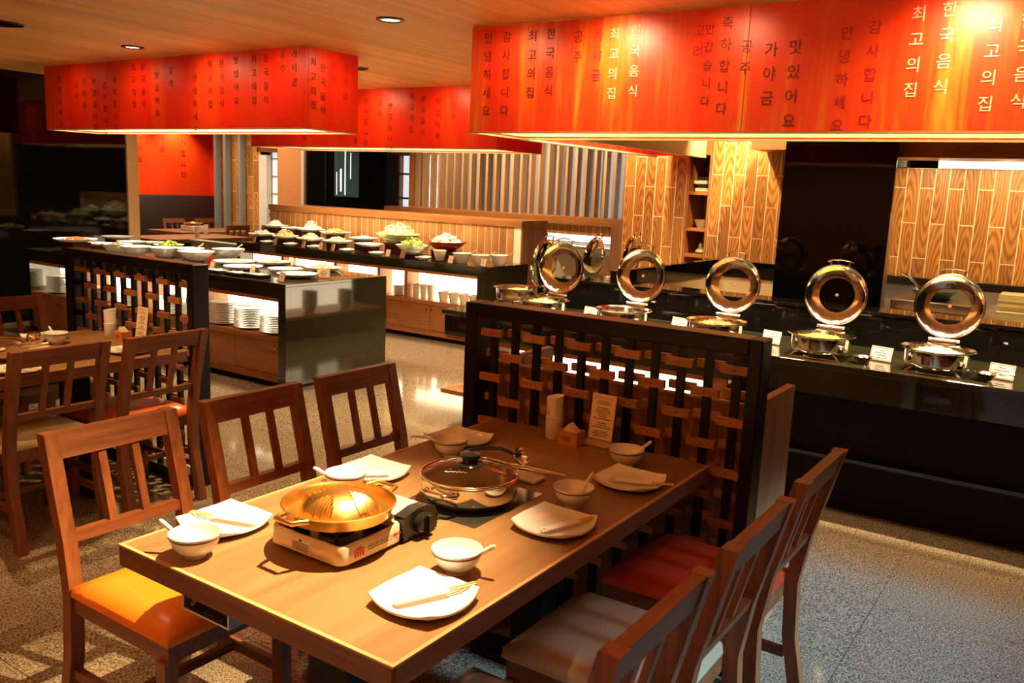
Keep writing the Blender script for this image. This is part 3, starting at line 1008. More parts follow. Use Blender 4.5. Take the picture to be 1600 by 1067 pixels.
# ---- island with the plates
isl = thing('buffet_island', 'dark stone buffet island with lit plate shelves in front', 'buffet counter')
ix0, ix1, iy0, iy1 = -9.04, -5.165, 4.55, 5.70
MB().bevel_box(ix0, ix1, iy0 - 0.004, iy1, 0.825, 0.85, 0.003, 1).build('worktop', stone, isl)
MB().box(ix0 + 0.061, ix1 - 0.086, iy0, iy0 + 0.04, 0.733, 0.8245).build('apron', stone, isl)
MB().box(ix1 - 0.085, ix1, iy0, iy0 + 0.05, 0, 0.8245).build('corner_pillar', stone, isl)
mid = (iy0 + 0.05 + iy1) / 2
MB().box(ix1 - 0.02, ix1, iy0 + 0.051, mid - 0.0008, 0.03, 0.8245).build('side_slab', stone, isl)
MB().box(ix1 - 0.02, ix1, mid + 0.0008, iy1, 0.03, 0.8245).build('side_slab', stone, isl)
MB().box(ix0, ix1 - 0.021, iy1 - 0.03, iy1, 0.03, 0.8245).build('back_slab', stone, isl)
MB().box(ix0, ix0 + 0.05, iy0 + 0.041, iy1 - 0.031, 0.03, 0.8245).build('side_slab', stone, isl)
MB().box(ix0, ix0 + 0.06, iy0, iy0 + 0.0405, 0, 0.8245).build('corner_pillar', stone, isl)
cabinet(isl, ix0 + 0.062, ix1 - 0.087, iy0 + 0.004, 0.42, 0.7025, (-8.1, -7.2, -6.28), door_w=0.52)
GP = 'plates stacked in the lit island shelf'
for x, n, lb in ((-6.08, 13, 'left stack of three in the right lit shelf of the island'), (-5.76, 12, 'middle stack of three in the right lit shelf of the island'),
                 (-5.44, 10, 'right stack in the lit island shelf, next to the stone corner'), (-6.45, 11, 'stack seen just beside the edge of the left lattice screen'),
                 (-6.78, 11, 'stack behind the right part of the left lattice screen'), (-7.45, 8, 'stack behind the middle of the left lattice screen'),
                 (-7.9, 9, 'stack behind the left part of the left lattice screen'), (-8.33, 11, 'second stack from the left end of the plate island'),
                 (-8.67, 12, 'stack at the left end of the plate island')):
    stack(x, 4.70, 0.42, n, 'white plate in the ' + lb, GP)

# ---- salad buffet behind
bb = thing('salad_buffet', 'long dark stone salad buffet with a lit shelf of cups in front', 'buffet counter')
bx0, bx1, by0, by1 = -9.04, -5.15, 7.17, 7.965
MB().bevel_box(bx0, bx1, by0 - 0.004, by1, 0.825, 0.85, 0.003, 1).build('worktop', stone, bb)
MB().box(bx0 + 0.061, bx1 - 0.101, by0, by0 + 0.04, 0.752, 0.8245).build('apron', stone, bb)
MB().box(bx1 - 0.10, bx1, by0, by0 + 0.05, 0, 0.8245).build('corner_pillar', stone, bb)
MB().box(bx1 - 0.02, bx1, by0 + 0.051, by1, 0, 0.8245).build('side_slab', stone, bb)
MB().box(bx0, bx0 + 0.04, by0 + 0.041, by1, 0, 0.8245).build('side_slab', stone, bb)
MB().box(bx0, bx0 + 0.06, by0, by0 + 0.0405, 0, 0.8245).build('corner_pillar', stone, bb)
cabinet(bb, bx0 + 0.062, bx1 - 0.102, by0 + 0.004, 0.43, 0.7215, (-8.2, -7.3, -6.62, -6.22), door_w=0.6, lit_y=0.20)
GC = 'cups and tubs in the lit salad buffet shelf'
TUB = MB().lathe([(0.0005, 0), (0.034, 0), (0.045, 0.16), (0.042, 0.16), (0.032, 0.006), (0.0005, 0.006)], 16).mesh('tub', off_white, 40)
CUP = MB().lathe([(0.0005, 0), (0.045, 0), (0.068, 0.11), (0.064, 0.11), (0.042, 0.006), (0.0005, 0.006)], 16).mesh('cup', off_white, 40)
for i, (x, me, lb) in enumerate(((-6.13, TUB, 'leftmost tall white tub'), (-6.03, TUB, 'second tall white tub from the left'), (-5.93, TUB, 'third tall white tub from the left'), (-5.75, CUP, 'first squat white cup right of the tall tubs'), (-5.61, CUP, 'second squat white cup right of the tall tubs'), (-5.47, CUP, 'third squat white cup right of the tall tubs'), (-5.335, CUP, 'rightmost squat white cup'))):
    tag(obj('tub' if me is TUB else 'cup', me, None, (x, 7.26, 0.4305)), lb + ' in the salad buffet shelf', 'cup', GC)
PLATE_S = MB().lathe([(0.0005, 0.004), (0.05, 0.004), (0.085, 0.018), (0.087, 0.020), (0.085, 0.0165), (0.052, 0.0), (0.0005, 0.0)], 20).mesh('saucer', white, 50)
stack(-6.40, 7.275, 0.43, 8, 'white saucer stacked by the divider in the lit shelf of the salad buffet', 'saucers in the salad buffet shelf', PLATE_S, 0.0142, 'saucer')
# wooden wall behind the salad buffet
bw = struct(MB().box(-9.35, -5.262, 7.972, 8.5, 0, 1.24).build('wall_buffet', grout))
MB().box(-9.37, -5.25, 7.96, 8.5, 1.2405, 1.312).build('capping', cab_x, bw)
pl_me = MB().box(0.0, 0.092, 0, 0.004, 0, 0.384).mesh('plank', panel_z)
for i in range(41):
    x = -9.348 + i * 0.1
    if x + 0.0955 < -5.255:
        obj('plank', pl_me, bw, (x, 7.970, 0.851))
pl2 = MB().box(0, 0.012, 0, 0.092, 0, 1.234).mesh('plank', station_z)
for i in range(5):
    obj('plank', pl2, bw, (-5.2615, 7.99 + i * 0.1, 0.001))

# ---- chafing dish counter (L-shaped)
cc = thing('chafing_counter', 'long black stone counter carrying the row of open chafing dishes', 'buffet counter')
MB().bevel_box(-3.64, 1.55, 4.575, 5.30, 0.795, 0.83, 0.003, 1).build('worktop', stone, cc)
MB().bevel_box(-3.64, -2.93, 5.301, 7.3, 0.795, 0.83, 0.003, 1).build('worktop', stone, cc)
MB().box(-3.63, 1.55, 4.60, 4.64, 0.655, 0.7945).build('apron', stone, cc)
MB().box(-3.63, -3.59, 4.641, 7.3, 0.655, 0.7945).build('apron', stone, cc)
MB().box(-3.62, -1.62, 4.605, 4.635, 0.626, 0.6545).build('trim_rail', cab_x, cc)
MB().box(-3.62, -3.59, 4.636, 7.3, 0.626, 0.6545).build('trim_rail', cab_x, cc)
MB().box(-3.2, -1.70, 4.86, 4.88, 0.28, 0.70).build('lit_back', lit, cc)
MB().box(-3.22, -3.2, 4.86, 7.25, 0.28, 0.70).build('lit_back', lit, cc)
MB().box(-1.70, -1.62, 4.605, 4.88, 0.275, 0.6255).build('stile', cab_z, cc)
MB().box(-3.64, -1.62, 4.59, 5.25, 0.245, 0.274).build('shelf', cab_x, cc)
MB().box(-3.64, -2.95, 5.251, 7.3, 0.245, 0.274).build('shelf', cab_x, cc)
MB().box(-3.5, -1.62, 4.68, 5.2, 0.0, 0.2445).build('plinth', stone, cc)
MB().box(-3.5, -2.95, 5.201, 7.28, 0.0, 0.2445).build('plinth', stone, cc)
MB().box(-1.615, 1.55, 4.78, 4.80, 0.0, 0.7945).build('front_panel', black_matt, cc)
MB().box(-1.615, 1.55, 4.801, 5.28, 0.0, 0.5).build('carcass', black_matt, cc)
MB().box(-1.615, 1.55, 4.74, 4.779, 0.28, 0.30).build('foot_rail', stone, cc)
# black glass ledge behind the dishes
lb_ = thing('glass_ledge', 'raised black glass ledge along the back of the chafing counter', 'ledge')
MB().box(-3.22, 1.55, 5.31, 5.33, 0.831, 1.02).build('front_glass', black_gloss, lb_)
MB().bevel_box(-3.22, 1.55, 5.301, 5.56, 1.0205, 1.04, 0.003, 1).build('ledge_top', black_gloss, lb_)
MB().box(-2.9, 1.55, 5.52, 5.55, 0.0, 1.02).build('back_glass', black_gloss, lb_)
BOWL_S = MB().lathe([(0.0005, 0.004), (0.04, 0.004), (0.085, 0.055), (0.089, 0.06), (0.085, 0.0585), (0.045, 0.0), (0.0005, 0.0)], 20).mesh('bowl', white, 50)
for y, n, lb in ((5.92, 12, 'tall stack'), (6.42, 8, 'middle stack'), (6.95, 7, 'rear stack')):
    stack(-3.42, y, 0.2745, n, 'white bowl in the %s on the lit side shelf of the chafing counter' % lb, 'bowls on the side shelf', BOWL_S, 0.022, 'soup_bowl', 'bowl')

# ------------------------------------------------------------------ chafing dishes
food_egg = mottled('food_egg', (0.75, 0.45, 0.10), (0.85, 0.65, 0.25), 60)
food_rice = mottled('food_rice', (0.80, 0.72, 0.50), (0.88, 0.84, 0.70), 120)
food_kimchi = mottled('food_kimchi', (0.45, 0.06, 0.015), (0.75, 0.22, 0.05), 70)
food_green = mottled('food_green', (0.12, 0.22, 0.03), (0.50, 0.48, 0.08), 90)
food_lettuce = mottled('food_lettuce', (0.22, 0.38, 0.03), (0.52, 0.62, 0.12), 45, 0.5, 1.0)
food_pale = mottled('food_pale', (0.62, 0.60, 0.28), (0.80, 0.78, 0.50), 50, 0.5, 1.0)
food_noodle = mottled('food_noodle', (0.66, 0.50, 0.24), (0.84, 0.74, 0.48), 90)
food_brown = mottled('food_brown', (0.28, 0.09, 0.03), (0.58, 0.26, 0.10), 80)
food_pink = mottled('food_pink', (0.62, 0.28, 0.18), (0.80, 0.52, 0.38), 60)
food_white = mottled('food_white', (0.70, 0.66, 0.55), (0.86, 0.84, 0.76), 80)
food_mix = mottled('food_mix', (0.50, 0.24, 0.06), (0.82, 0.66, 0.34), 130)


def heap(r, h, seed, lump=0.25, nr=9, na=26, z0=0.0, power=1.6):
    rnd = random.Random(seed)
    m = MB()
    rings = []
    for i in range(nr + 1):
        u = i / nr
        ring = []
        for k in range(na):
            a = 2 * math.pi * k / na
            zz = z0 + h * (1 - u ** power) + (rnd.uniform(-1, 1) * lump * h if 0 < i < nr else 0)
            rr = r * max(u, 0.01) * (1 + (rnd.uniform(-0.06, 0.06) if 0 < i < nr else 0))
            ring.append((rr * math.cos(a), rr * math.sin(a), zz))
        rings.append(ring)
    rings.reverse()
    m.loft(rings, True)
    return m


def leaves(r, h, seed, n=110, size=0.035):
    """a heap of torn leaves / florets: many small crumpled quads on a mound"""
    rnd = random.Random(seed)
    m = heap(r * 0.93, h * 0.8, seed, 0.15)
    for _ in range(n):
        u = math.sqrt(rnd.random()) * 0.97
        a = rnd.uniform(0, 6.283)
        c = Vector((r * u * math.cos(a), r * u * math.sin(a), h * (1 - u ** 1.7) + rnd.uniform(-.01, .012)))
        M = Matrix.Rotation(rnd.uniform(0, 6.28), 3, 'Z') @ Matrix.Rotation(rnd.uniform(-1.1, 1.1), 3, 'X')
        s = size * rnd.uniform(0.6, 1.2)
        pts = [(-s / 2, -s / 2, 0), (0, -s / 2, s * 0.3), (s / 2, -s / 2, -s * 0.1), (-s / 2, s / 2, s * 0.15), (0, s / 2, -s * 0.2), (s / 2, s / 2, s * 0.25)]
        m._add([M @ Vector(p) + c for p in pts], [(0, 1, 4, 3), (1, 2, 5, 4)])
    return m


def chunks(r, h, seed, n=70, size=0.02):
    rnd = random.Random(seed)
    m = heap(r * 0.92, h * 0.75, seed, 0.1)
    for _ in range(n):
        u = math.sqrt(rnd.random()) * 0.95
        a = rnd.uniform(0, 6.283)
        c = (r * u * math.cos(a), r * u * math.sin(a), h * (1 - u ** 1.7))
        M = Matrix.Rotation(rnd.uniform(0, 6.28), 3, 'Z') @ Matrix.Rotation(rnd.uniform(-1, 1), 3, 'X')
        s = size * rnd.uniform(0.6, 1.2)
        m.obox(c, (s, s * 0.7, s * 0.6), M)
    return m


RX90 = Matrix.Rotation(R(90), 3, 'X')


def make_chafing(label, loc, rz, food, fh, group, seed):
    t = thing('chafing_dish', label, 'chafing dish', loc, rz, group)
    RD = 0.154
    MB().lathe([(0.0005, 0.022), (0.135, 0.022), (RD - 0.004, 0.036), (RD, 0.05), (RD, 0.108), (0.174, 0.116), (0.178, 0.120), (0.174, 0.122), (0.148, 0.114), (0.144, 0.056), (0.0005, 0.054)], 40).build('pan', steel, t, 40)
    heap(0.140, fh, seed, 0.35, 10, 30, 0.066).build('food', food, t, 60)
    fr = MB()
    for s in (-1, 1):
        fr.tube([(s * 0.14, -0.14, 0.004), (s * 0.14, 0.14, 0.004)], 0.004, 6)
    fr.tube([(-0.14, -0.14, 0.004), (0.14, -0.14, 0.004)], 0.004, 6)
    fr.tube([(-0.14, 0.14, 0.004), (0.14, 0.14, 0.004)], 0.004, 6)
    for a in (45, 135, 225, 315):
        fr.tube([(0.175 * math.cos(R(a)), 0.175 * math.sin(R(a)), 0.004), (0.13 * math.cos(R(a)), 0.13 * math.sin(R(a)), 0.03)], 0.006, 6)
    fr.build('stand', steel, t, 40)
    # hinge block and lid thrown open
    hg = MB()
    hg.bevel_box(-0.062, 0.062, 0.168, 0.205, 0.098, 0.140, 0.006, 2)
    hg.tube([(-0.074, 0.186, 0.137), (0.074, 0.186, 0.137)], 0.010, 10)
    hg.build('hinge', steel, t, 40)
    tilt = Matrix.Rotation(R(-6), 3, 'X') @ RX90
    ctr = Vector((0, 0.212, 0.315))
    # lathe axis z -> points to -y (towards the diner); profile is the hollow underside of the domed lid
    MB().lathe([(0.166, 0.0), (0.163, -0.004), (0.156, -0.011), (0.138, -0.022), (0.114, -0.029), (0.097, -0.032), (0.097, -0.035), (0.115, -0.033), (0.141, -0.026), (0.160, -0.014), (0.170, -0.003), (0.170, 0.002), (0.166, 0.0)], 48, ctr, tilt).build('lid_ring', steel, t, 40)
    gl = MB().lathe([(0.0005, -0.0325), (0.0975, -0.0325), (0.0975, -0.0345), (0.0005, -0.0345)], 36, ctr, tilt).build('lid_glass', glass, t, 30)
    MB().lathe([(0.0005, -0.027), (0.008, -0.029), (0.009, -0.0322)], 14, ctr, tilt).build('vent', plain('vent_brown', (0.45, 0.14, 0.05), 0.4), gl, 40)
    tp = ctr + tilt @ Vector((0, 0.164, -0.006))
    hd = [tp + Vector((x, 0.012 + y, z)) for x, y, z in ((-0.046, 0, -0.02), (-0.052, 0.004, 0.020), (-0.068, 0.005, 0.018), (-0.04, 0.006, 0.028), (0, 0.007, 0.031), (0.04, 0.006, 0.028), (0.068, 0.005, 0.018), (0.052, 0.004, 0.020), (0.046, 0, -0.02))]
    MB().tube(hd, 0.0045, 8).build('lid_handle', steel, t, 40)
    return t


GCH = 'chafing dishes on the counter'
FS = [(-2.965, food_egg, 0.035, 'open chafing dish of yellow egg nearest the left end of the front row'), (-2.375, food_rice, 0.012, 'second open chafing dish from the left in the front row, with pale broth'),
      (-1.775, food_kimchi, 0.035, 'middle open chafing dish in the front row, with red stir-fry'), (-1.18, food_green, 0.03, 'fourth open chafing dish from the left, with green beans'),
      (-0.605, food_rice, 0.035, 'rightmost open chafing dish, heaped with white rice')]
for i, (x, fm, fh, lb) in enumerate(FS):
    make_chafing(lb, (x, 4.785, 0.8305), 0, fm, fh, GCH, i + 3)
for i, (y, fm, lb) in enumerate(((5.22, food_egg, 'open chafing dish around the corner at the left counter end'), (5.95, food_rice, 'open chafing dish seen edge-on in the middle of the counter side leg'), (6.62, food_kimchi, 'open chafing dish seen edge-on at the far end of the counter side leg'))):
    make_chafing(lb, (-3.455, y, 0.8305), -math.pi / 2, fm, 0.03, GCH, i + 20)
# small steel bowls and spoon rests between them
SB = MB().lathe([(0.0005, 0.003), (0.03, 0.003), (0.052, 0.036), (0.058, 0.039), (0.052, 0.039), (0.045, 0.034), (0.026, 0.007), (0.0005, 0.006)], 22).mesh('steel_bowl', steel, 50)
for i, x in enumerate((-2.70, -2.13, -1.53, -0.945, -0.375)):
    y = 4.70 if i < 3 else 4.72
    tag(obj('steel_bowl', SB, None, (x, y, 0.8305)), ('small steel bowl right of the ' + ['egg', 'broth', 'red stir-fry', 'green bean', 'white rice'][i] + ' chafing dish'), 'bowl', 'small steel bowls on the chafing counter')
    m = MB()
    m.tube([(0.045, 0, 0.034), (0.075, 0.015, 0.042), (0.12, 0.03, 0.038)], [0.004, 0.0035, 0.005], 7)
    tag(m.build('serving_spoon', steel, None, 40, (x, y, 0.8315)), 'steel spoon handle sticking out of the small bowl by the ' + ['egg', 'broth', 'red stir-fry', 'green bean', 'white rice'][i] + ' dish', 'spoon', 'serving spoons on the chafing counter')

# ------------------------------------------------------------------ label cards
CARD_P = {}


def card(label, loc, rz=0.0, wd=0.10, h=0.07, group='food label cards', warm=False, stand=True):
    t = thing('label_card', label, 'card', loc, rz, group)
    M = Matrix.Rotation(R(-14), 3, 'X')
    key = (wd, h, warm)
    if key not in CARD_P:
        c = MB().obox(M @ Vector((0, 0, h / 2)) + Vector((0, 0, 0.004)), (wd, 0.002, h), M).mesh('card', paper_warm if warm else paper)
        b = MB()
        for (x, z, sx, sz) in ((0, 0.004, wd * 0.94, 0.0025), (0, h - 0.004, wd * 0.94, 0.0025), (-wd * 0.46, h / 2, 0.0025, h * 0.9), (wd * 0.46, h / 2, 0.0025, h * 0.9)):
            b.obox(M @ Vector((x, -0.0013, z)) + Vector((0, 0, 0.004)), (sx, 0.0006, sz), M)
        b = b.mesh('border', print_red)
        l = MB()
        for z, k in ((0.74, 0.3), (0.56, 0.62), (0.40, 0.5), (0.26, 0.36)):
            l.obox(M @ Vector((0, -0.0013, h * z)) + Vector((0, 0, 0.004)), (wd * k, 0.0006, 0.003), M)
        l = l.mesh('print', print_dark)
        s = MB()
        s.obox((0, 0.012, 0.002), (wd, 0.035, 0.003))
        s.obox(M @ Vector((0, 0.0025, h / 2)) + Vector((0, 0, 0.005)), (wd, 0.0015, h), M)
        s = s.mesh('holder', acrylic)
        CARD_P[key] = (c, b, l, s)
    c, b, l, s = CARD_P[key]
    obj('card', c, t)
    obj('border', b, t)
    obj('print', l, t)
    obj('holder', s, t)
    return t


for x, y, lb in ((-2.72, 4.98, 'white label card between the egg and broth dishes'), (-2.10, 5.0, 'white label card between the broth and red stir-fry dishes'), (-1.50, 4.94, 'white label card right of the red stir-fry dish'),
                 (-0.885, 4.86, 'white label card right of the green bean dish'), (-0.315, 4.80, 'white label card right of the white rice dish')):
    card(lb, (x, y, 0.8305), R(-14), 0.115, 0.075, 'label cards on the chafing counter')

# ------------------------------------------------------------------ food on the island and on the salad buffet
DISH = {}


def dish_mesh(kind, r, m):
    k = (kind, round(r, 3), m.name)
    if k not in DISH:
        if kind == 'plate':
            pr = [(0.0005, 0.006), (r * 0.55, 0.006), (r * 0.8, 0.014), (r, 0.030), (r * 1.01, 0.033), (r * 0.98, 0.026), (r * 0.78, 0.009), (r * 0.5, 0.0), (0.0005, 0.0)]
        elif kind == 'wide':
            pr = [(0.0005, 0.008), (r * 0.35, 0.008), (r * 0.55, 0.03), (r * 0.82, 0.075), (r, 0.095), (r * 1.01, 0.100), (r * 0.97, 0.090), (r * 0.62, 0.030), (r * 0.42, 0.0), (0.0005, 0.0)]
        else:
            pr = [(0.0005, 0.006), (r * 0.5, 0.006), (r * 0.75, 0.045), (r * 0.95, 0.105), (r, 0.110), (r * 1.02, 0.108), (r * 0.80, 0.045), (r * 0.55, 0.0), (0.0005, 0.0)]
        pr = list(reversed(pr))
        DISH[k] = MB().lathe(pr, 32).mesh(kind, m, 50)
    return DISH[k]


HT = {'plate': 0.012, 'wide': 0.06, 'bowl': 0.075}
_seed = [100]


def food_dish(label, px, py, zs, kind, r, style, fm, fh, group, raised=0.0, m=None, stand=None, fr=None, spoon=False, depth=None):
    """a dish whose middle is seen at photo pixel px,py; it stands on level zs (plus a riser)"""
    m = m or white
    p = onz(px, py, zs + raised + HT[kind])
    if depth:
        p = ony(px, py, depth)
    t = thing('food_platter' if kind == 'plate' else 'food_bowl', label, 'platter' if kind == 'plate' else 'bowl', (p.x, p.y, zs + raised + 0.0015), 0, group)
    obj('dish', dish_mesh(kind, r, m), t)
    _seed[0] += 1
    fr = fr or (r * 0.78 if kind == 'plate' else r * 0.8)
    f = {'heap': heap, 'leaves': leaves, 'chunks': chunks}[style](fr, fh, _seed[0])
    o = f.build('food', fm, t, 60 if style == 'heap' else None)
    o.location = (0, 0, HT[kind] - 0.004)
    if spoon:
        MB().tube([(-0.02, 0, 0.05), (0.08, 0.03, 0.105), (0.15, 0.05, 0.15)], [0.008, 0.005, 0.006], 7).build('spoon', bamboo, t, 40)
    if raised > 0.02:
        s = stand or 0.11
        kk = (round(raised, 3), s)
        if kk not in DISH:
            DISH[kk] = MB().box(-s, s, -s * 0.8, s * 0.8, 0, raised - 0.001).box(-s * 1.08, s * 1.08, -s * 0.86, s * 0.86, raised * 0.86, raised - 0.0012).mesh('riser', plain('riser_wood', (0.10, 0.022, 0.010), 0.4))
            DISH['hole'] = MB().lathe([(0.0001, 0), (0.012, 0)], 12, (0, 0, 0), RX90).mesh('riser_hole', black_matt)
        rs = thing('food_riser', 'dark riser under the ' + label, 'stand', (p.x, p.y, zs + 0.001), 0, 'wooden risers')
        obj('block', DISH[kk], rs)
        obj('hole', DISH['hole'], rs, (0, -s * 0.8 - 0.001, raised * 0.5))
    return t


GI, GS = 'dishes on the plate island', 'dishes on the salad buffet'
I = 0.85
isl_items = [
    ('white platter of orange kimchi at the left end of the island', 118, 376, 'plate', 0.20, 'chunks', food_kimchi, 0.035, 0.10),
    ('white platter of pale pickles second from the left on the island', 153, 383, 'plate', 0.15, 'heap', food_pink, 0.02, 0.05),
    ('wide white bowl of brown chilli paste on the island', 182, 387, 'wide', 0.145, 'chunks', food_brown, 0.05, 0.0),
    ('white round dish behind the brown chilli paste bowl on the island', 184, 372, 'plate', 0.17, 'heap', food_rice, 0.015, 0.06),
    ('white oval dish with one yellow scoop on the island', 206, 380, 'plate', 0.15, 'heap', food_noodle, 0.012, 0.04),
    ('wide white bowl of dressing right of the brown chilli paste on the island', 213, 391, 'wide', 0.145, 'heap', food_white, 0.01, 0.0),
    ('white platter of bright green vegetables on the island', 264, 385, 'plate', 0.15, 'leaves', food_lettuce, 0.05, 0.05),
    ('white empty-looking platter on the rear edge of the island', 238, 381, 'plate', 0.14, 'heap', food_white, 0.01, 0.03),
    ('wide white bowl with a dash of orange sauce on the island', 256, 393, 'wide', 0.14, 'heap', food_kimchi, 0.012, 0.0),
    ('white bowl with wooden spoon behind the big front bowl on the island', 296, 394, 'wide', 0.14, 'heap', food_white, 0.01, 0.0),
    ('big white bowl with a dark shadow just right of the lattice screen', 307, 399, 'wide', 0.165, 'heap', food_noodle, 0.012, 0.0),
    ('white bowl with wooden spoon right of the big front bowl', 357, 395, 'wide', 0.155, 'heap', food_white, 0.012, 0.0),
    ('white platter of curly noodles in front of the spoon bowl', 366, 411, 'plate', 0.19, 'chunks', food_noodle, 0.04, 0.0),
    ('white platter of pink sliced ham on the island', 380, 419, 'plate', 0.17, 'heap', food_pink, 0.02, 0.0),
    ('white platter of fried snacks on the rear of the island', 428, 412, 'plate', 0.16, 'chunks', food_mix, 0.03, 0.0),
    ('white platter of pale tofu in the middle of the island right end', 446, 423, 'plate', 0.15, 'chunks', food_white, 0.025, 0.0),
    ('white platter of golden dumplings near the right corner of the island', 505, 421, 'plate', 0.17, 'chunks', food_noodle, 0.045, 0.0),
    ('white platter of rice cakes near the front right corner of the island', 465, 431, 'plate', 0.17, 'chunks', food_rice, 0.02, 0.0),
]
for lb, px, py, kind, r, sty, fm, fh, rs in isl_items:
    food_dish(lb, px, py, I, kind, r, sty, fm, fh, GI, rs, spoon='wooden spoon' in lb)
# small serving trays with tongs along the island front
for px, py, lb in ((340, 433, 'small dark sauce tray left of the three trays on the island front edge'), (371, 437, 'small dark sauce tray in the middle of the island front edge'), (403, 440, 'small dark sauce tray on the right of the island front edge')):
    p = onz(px, py - 6, I)
    t = thing('serving_tray', lb, 'tray', (p.x, p.y, I + 0.001), 0, 'small trays on the island front')
    MB().bevel_box(-0.10, 0.10, -0.055, 0.055, 0, 0.028, 0.004, 1).build('tray', enamel_dark, t)
    MB().box(-0.088, 0.088, -0.045, 0.045, 0.0283, 0.031).build('liner', white, t)
    MB().tube([(-0.07, 0.01, 0.036), (0.02, -0.01, 0.04), (0.09, -0.02, 0.05)], 0.005, 6).build('tongs', chrome, t, 40)
for px, py, lb in ((103, 392, 'tan card at the far left end of the island'), (130, 388, 'tan card in front of the orange kimchi platter'), (163, 393, 'tan card in front of the brown chilli paste bowl'), (184, 396, 'tan card in front of the dressing bowl'),
                   (330, 423, 'tan tilted card in front of the curly noodles'), (393, 430, 'tan tilted card in front of the sliced ham'), (439, 441, 'tan tilted card at the front right corner of the island'), (505, 435, 'tan tilted card on the right edge of the island'), (488, 413, 'tan card behind the golden dumplings')):
    p = onz(px, py, I)
    card(lb, (min(p.x, -5.24), min(p.y, 5.6), I + 0.001), R(-20) if px < 500 else R(30), 0.11, 0.075, 'tan label cards on the island', True)

B_ = 0.85
sal_items = [
    ('white platter of white radish at the rear left of salads', 431, 353, 'plate', 0.19, 'heap', food_white, 0.07, 0.17),
    ('white platter of bean sprouts second in the rear row of salads', 459, 357, 'plate', 0.19, 'heap', food_white, 0.03, 0.16),
    ('white platter heaped with macaroni in the rear row of salads', 487, 356, 'plate', 0.20, 'chunks', food_rice, 0.11, 0.16),
    ('white platter of orange carrot salad in the rear row of salads', 524, 363, 'plate', 0.22, 'chunks', food_mix, 0.06, 0.15),
    ('white platter of sliced onion right of the carrot salad', 568, 372, 'plate', 0.20, 'heap', food_white, 0.04, 0.11),
    ('white platter of cabbage at the front left of the salad buffet', 409, 368, 'plate', 0.19, 'chunks', food_white, 0.06, 0.08),
    ('white platter heaped with brown mushrooms in the front row', 446, 372, 'plate', 0.19, 'chunks', food_mix, 0.09, 0.08),
    ('white platter of pale sausages in the front row of salads', 485, 376, 'plate', 0.19, 'chunks', food_noodle, 0.07, 0.08),
    ('white platter of cucumber salad with green garnish in the front row', 527, 381, 'plate', 0.20, 'chunks', food_pale, 0.06, 0.08),
    ('white platter of rice cakes with dark seaweed in the front row', 578, 383, 'plate', 0.19, 'heap', food_white, 0.03, 0.08),
]
for lb, px, py, kind, r, sty, fm, fh, rs in sal_items:
    food_dish(lb, px, py, B_, kind, r * 0.88, sty, fm, fh * 1.15, GS, rs, stand=0.085, depth=7.74 if rs > 0.1 else 7.38)
food_dish('glass-like bowl heaped with pale iceberg lettuce on the salad buffet', 622, 377, B_, 'wide', 0.26, 'leaves', food_pale, 0.17, GS, 0.13, plain('green_glass_bowl', (0.55, 0.58, 0.30), 0.15), 0.12, 0.235, depth=7.66)
food_dish('white bowl heaped with bright green lettuce on the salad buffet', 645, 392, B_, 'wide', 0.19, 'leaves', food_lettuce, 0.12, GS, 0.045, white, 0.09, 0.165, depth=7.35)
food_dish('red boat-shaped bowl of cauliflower and carrot on the salad buffet', 697, 388, B_, 'wide', 0.235, 'leaves', food_white, 0.12, GS, 0.09, plain('red_lacquer', (0.42, 0.03, 0.01), 0.2), 0.13, 0.20, depth=7.68)
for px, py, lb, dep in ((722, 405, 'left', 7.34), (751, 408, 'middle', 7.33), (781, 405, 'right', 7.52)):
    food_dish('deep white dressing bowl, %s of the three at the right end of the salad buffet' % lb, px, py - 8, B_, 'bowl', 0.10, 'heap', food_white, 0.006, GS, 0.0, off_white, None, 0.07, True, depth=dep)
food_dish('small white bowl on a saucer left of the three dressing bowls', 687, 404, B_, 'bowl', 0.07, 'heap', food_pink, 0.02, GS, 0.012, off_white, None, 0.06, depth=7.30)
for px, py, lb in ((418, 378, 'first'), (454, 382, 'second'), (491, 387, 'third'), (542, 391, 'fourth'), (588, 395, 'fifth'), (661, 402, 'sixth')):
    p = ony(px, py, 7.27)
    t = thing('tong_plate', '%s small white plate with tongs from the left along the salad buffet front' % lb, 'plate', (p.x, p.y, B_ + 0.001), 0, 'small tong plates on the salad buffet')
    obj('plate', dish_mesh('plate', 0.09, white), t)
    MB().tube([(-0.05, 0.0, 0.036), (0.03, 0.01, 0.045), (0.10, 0.015, 0.040)], 0.006, 6).build('tongs', white, t, 40)
for px, py, lb in ((396, 378, 'in front of the cabbage platter'), (429, 382, 'in front of the brown mushrooms'), (473, 387, 'in front of the pale sausages'), (500, 388, 'left of two in front of the cucumber salad'), (519, 390, 'right of two in front of the cucumber salad'),
                   (605, 399, 'in front of the iceberg lettuce'), (628, 402, 'in front of the bright green lettuce'), (703, 410, 'left of the three dressing bowls'), (760, 415, 'in front of the middle dressing bowl'), (790, 413, 'at the right end of the salad buffet')):
    p = ony(px, py, 7.215)
    card('small tan card ' + lb, (min(p.x, -5.22), 7.215, B_ + 0.001), R(-20), 0.10, 0.08, 'tan label cards on the salad buffet', True)

# ================================================================== the open kitchen
kt = thing('kitchen_worktop', 'steel kitchen worktop under the right plank wall', 'worktop')
MB().box(-1.95, 1.45, 6.65, 7.53, 0.86, 0.90).build('worktop', steel_b, kt)
MB().box(-1.95, 1.45, 6.70, 7.5, 0.0, 0.859).build('base', black_matt, kt)
MB().box(-1.95, 1.45, 7.50, 7.53, 0.9005, 1.03).build('splashback', steel_b, kt)
MB().box(-1.95, 1.45, 7.49, 7.53, 1.0305, 1.088).build('dark_band', black_matt, kt)
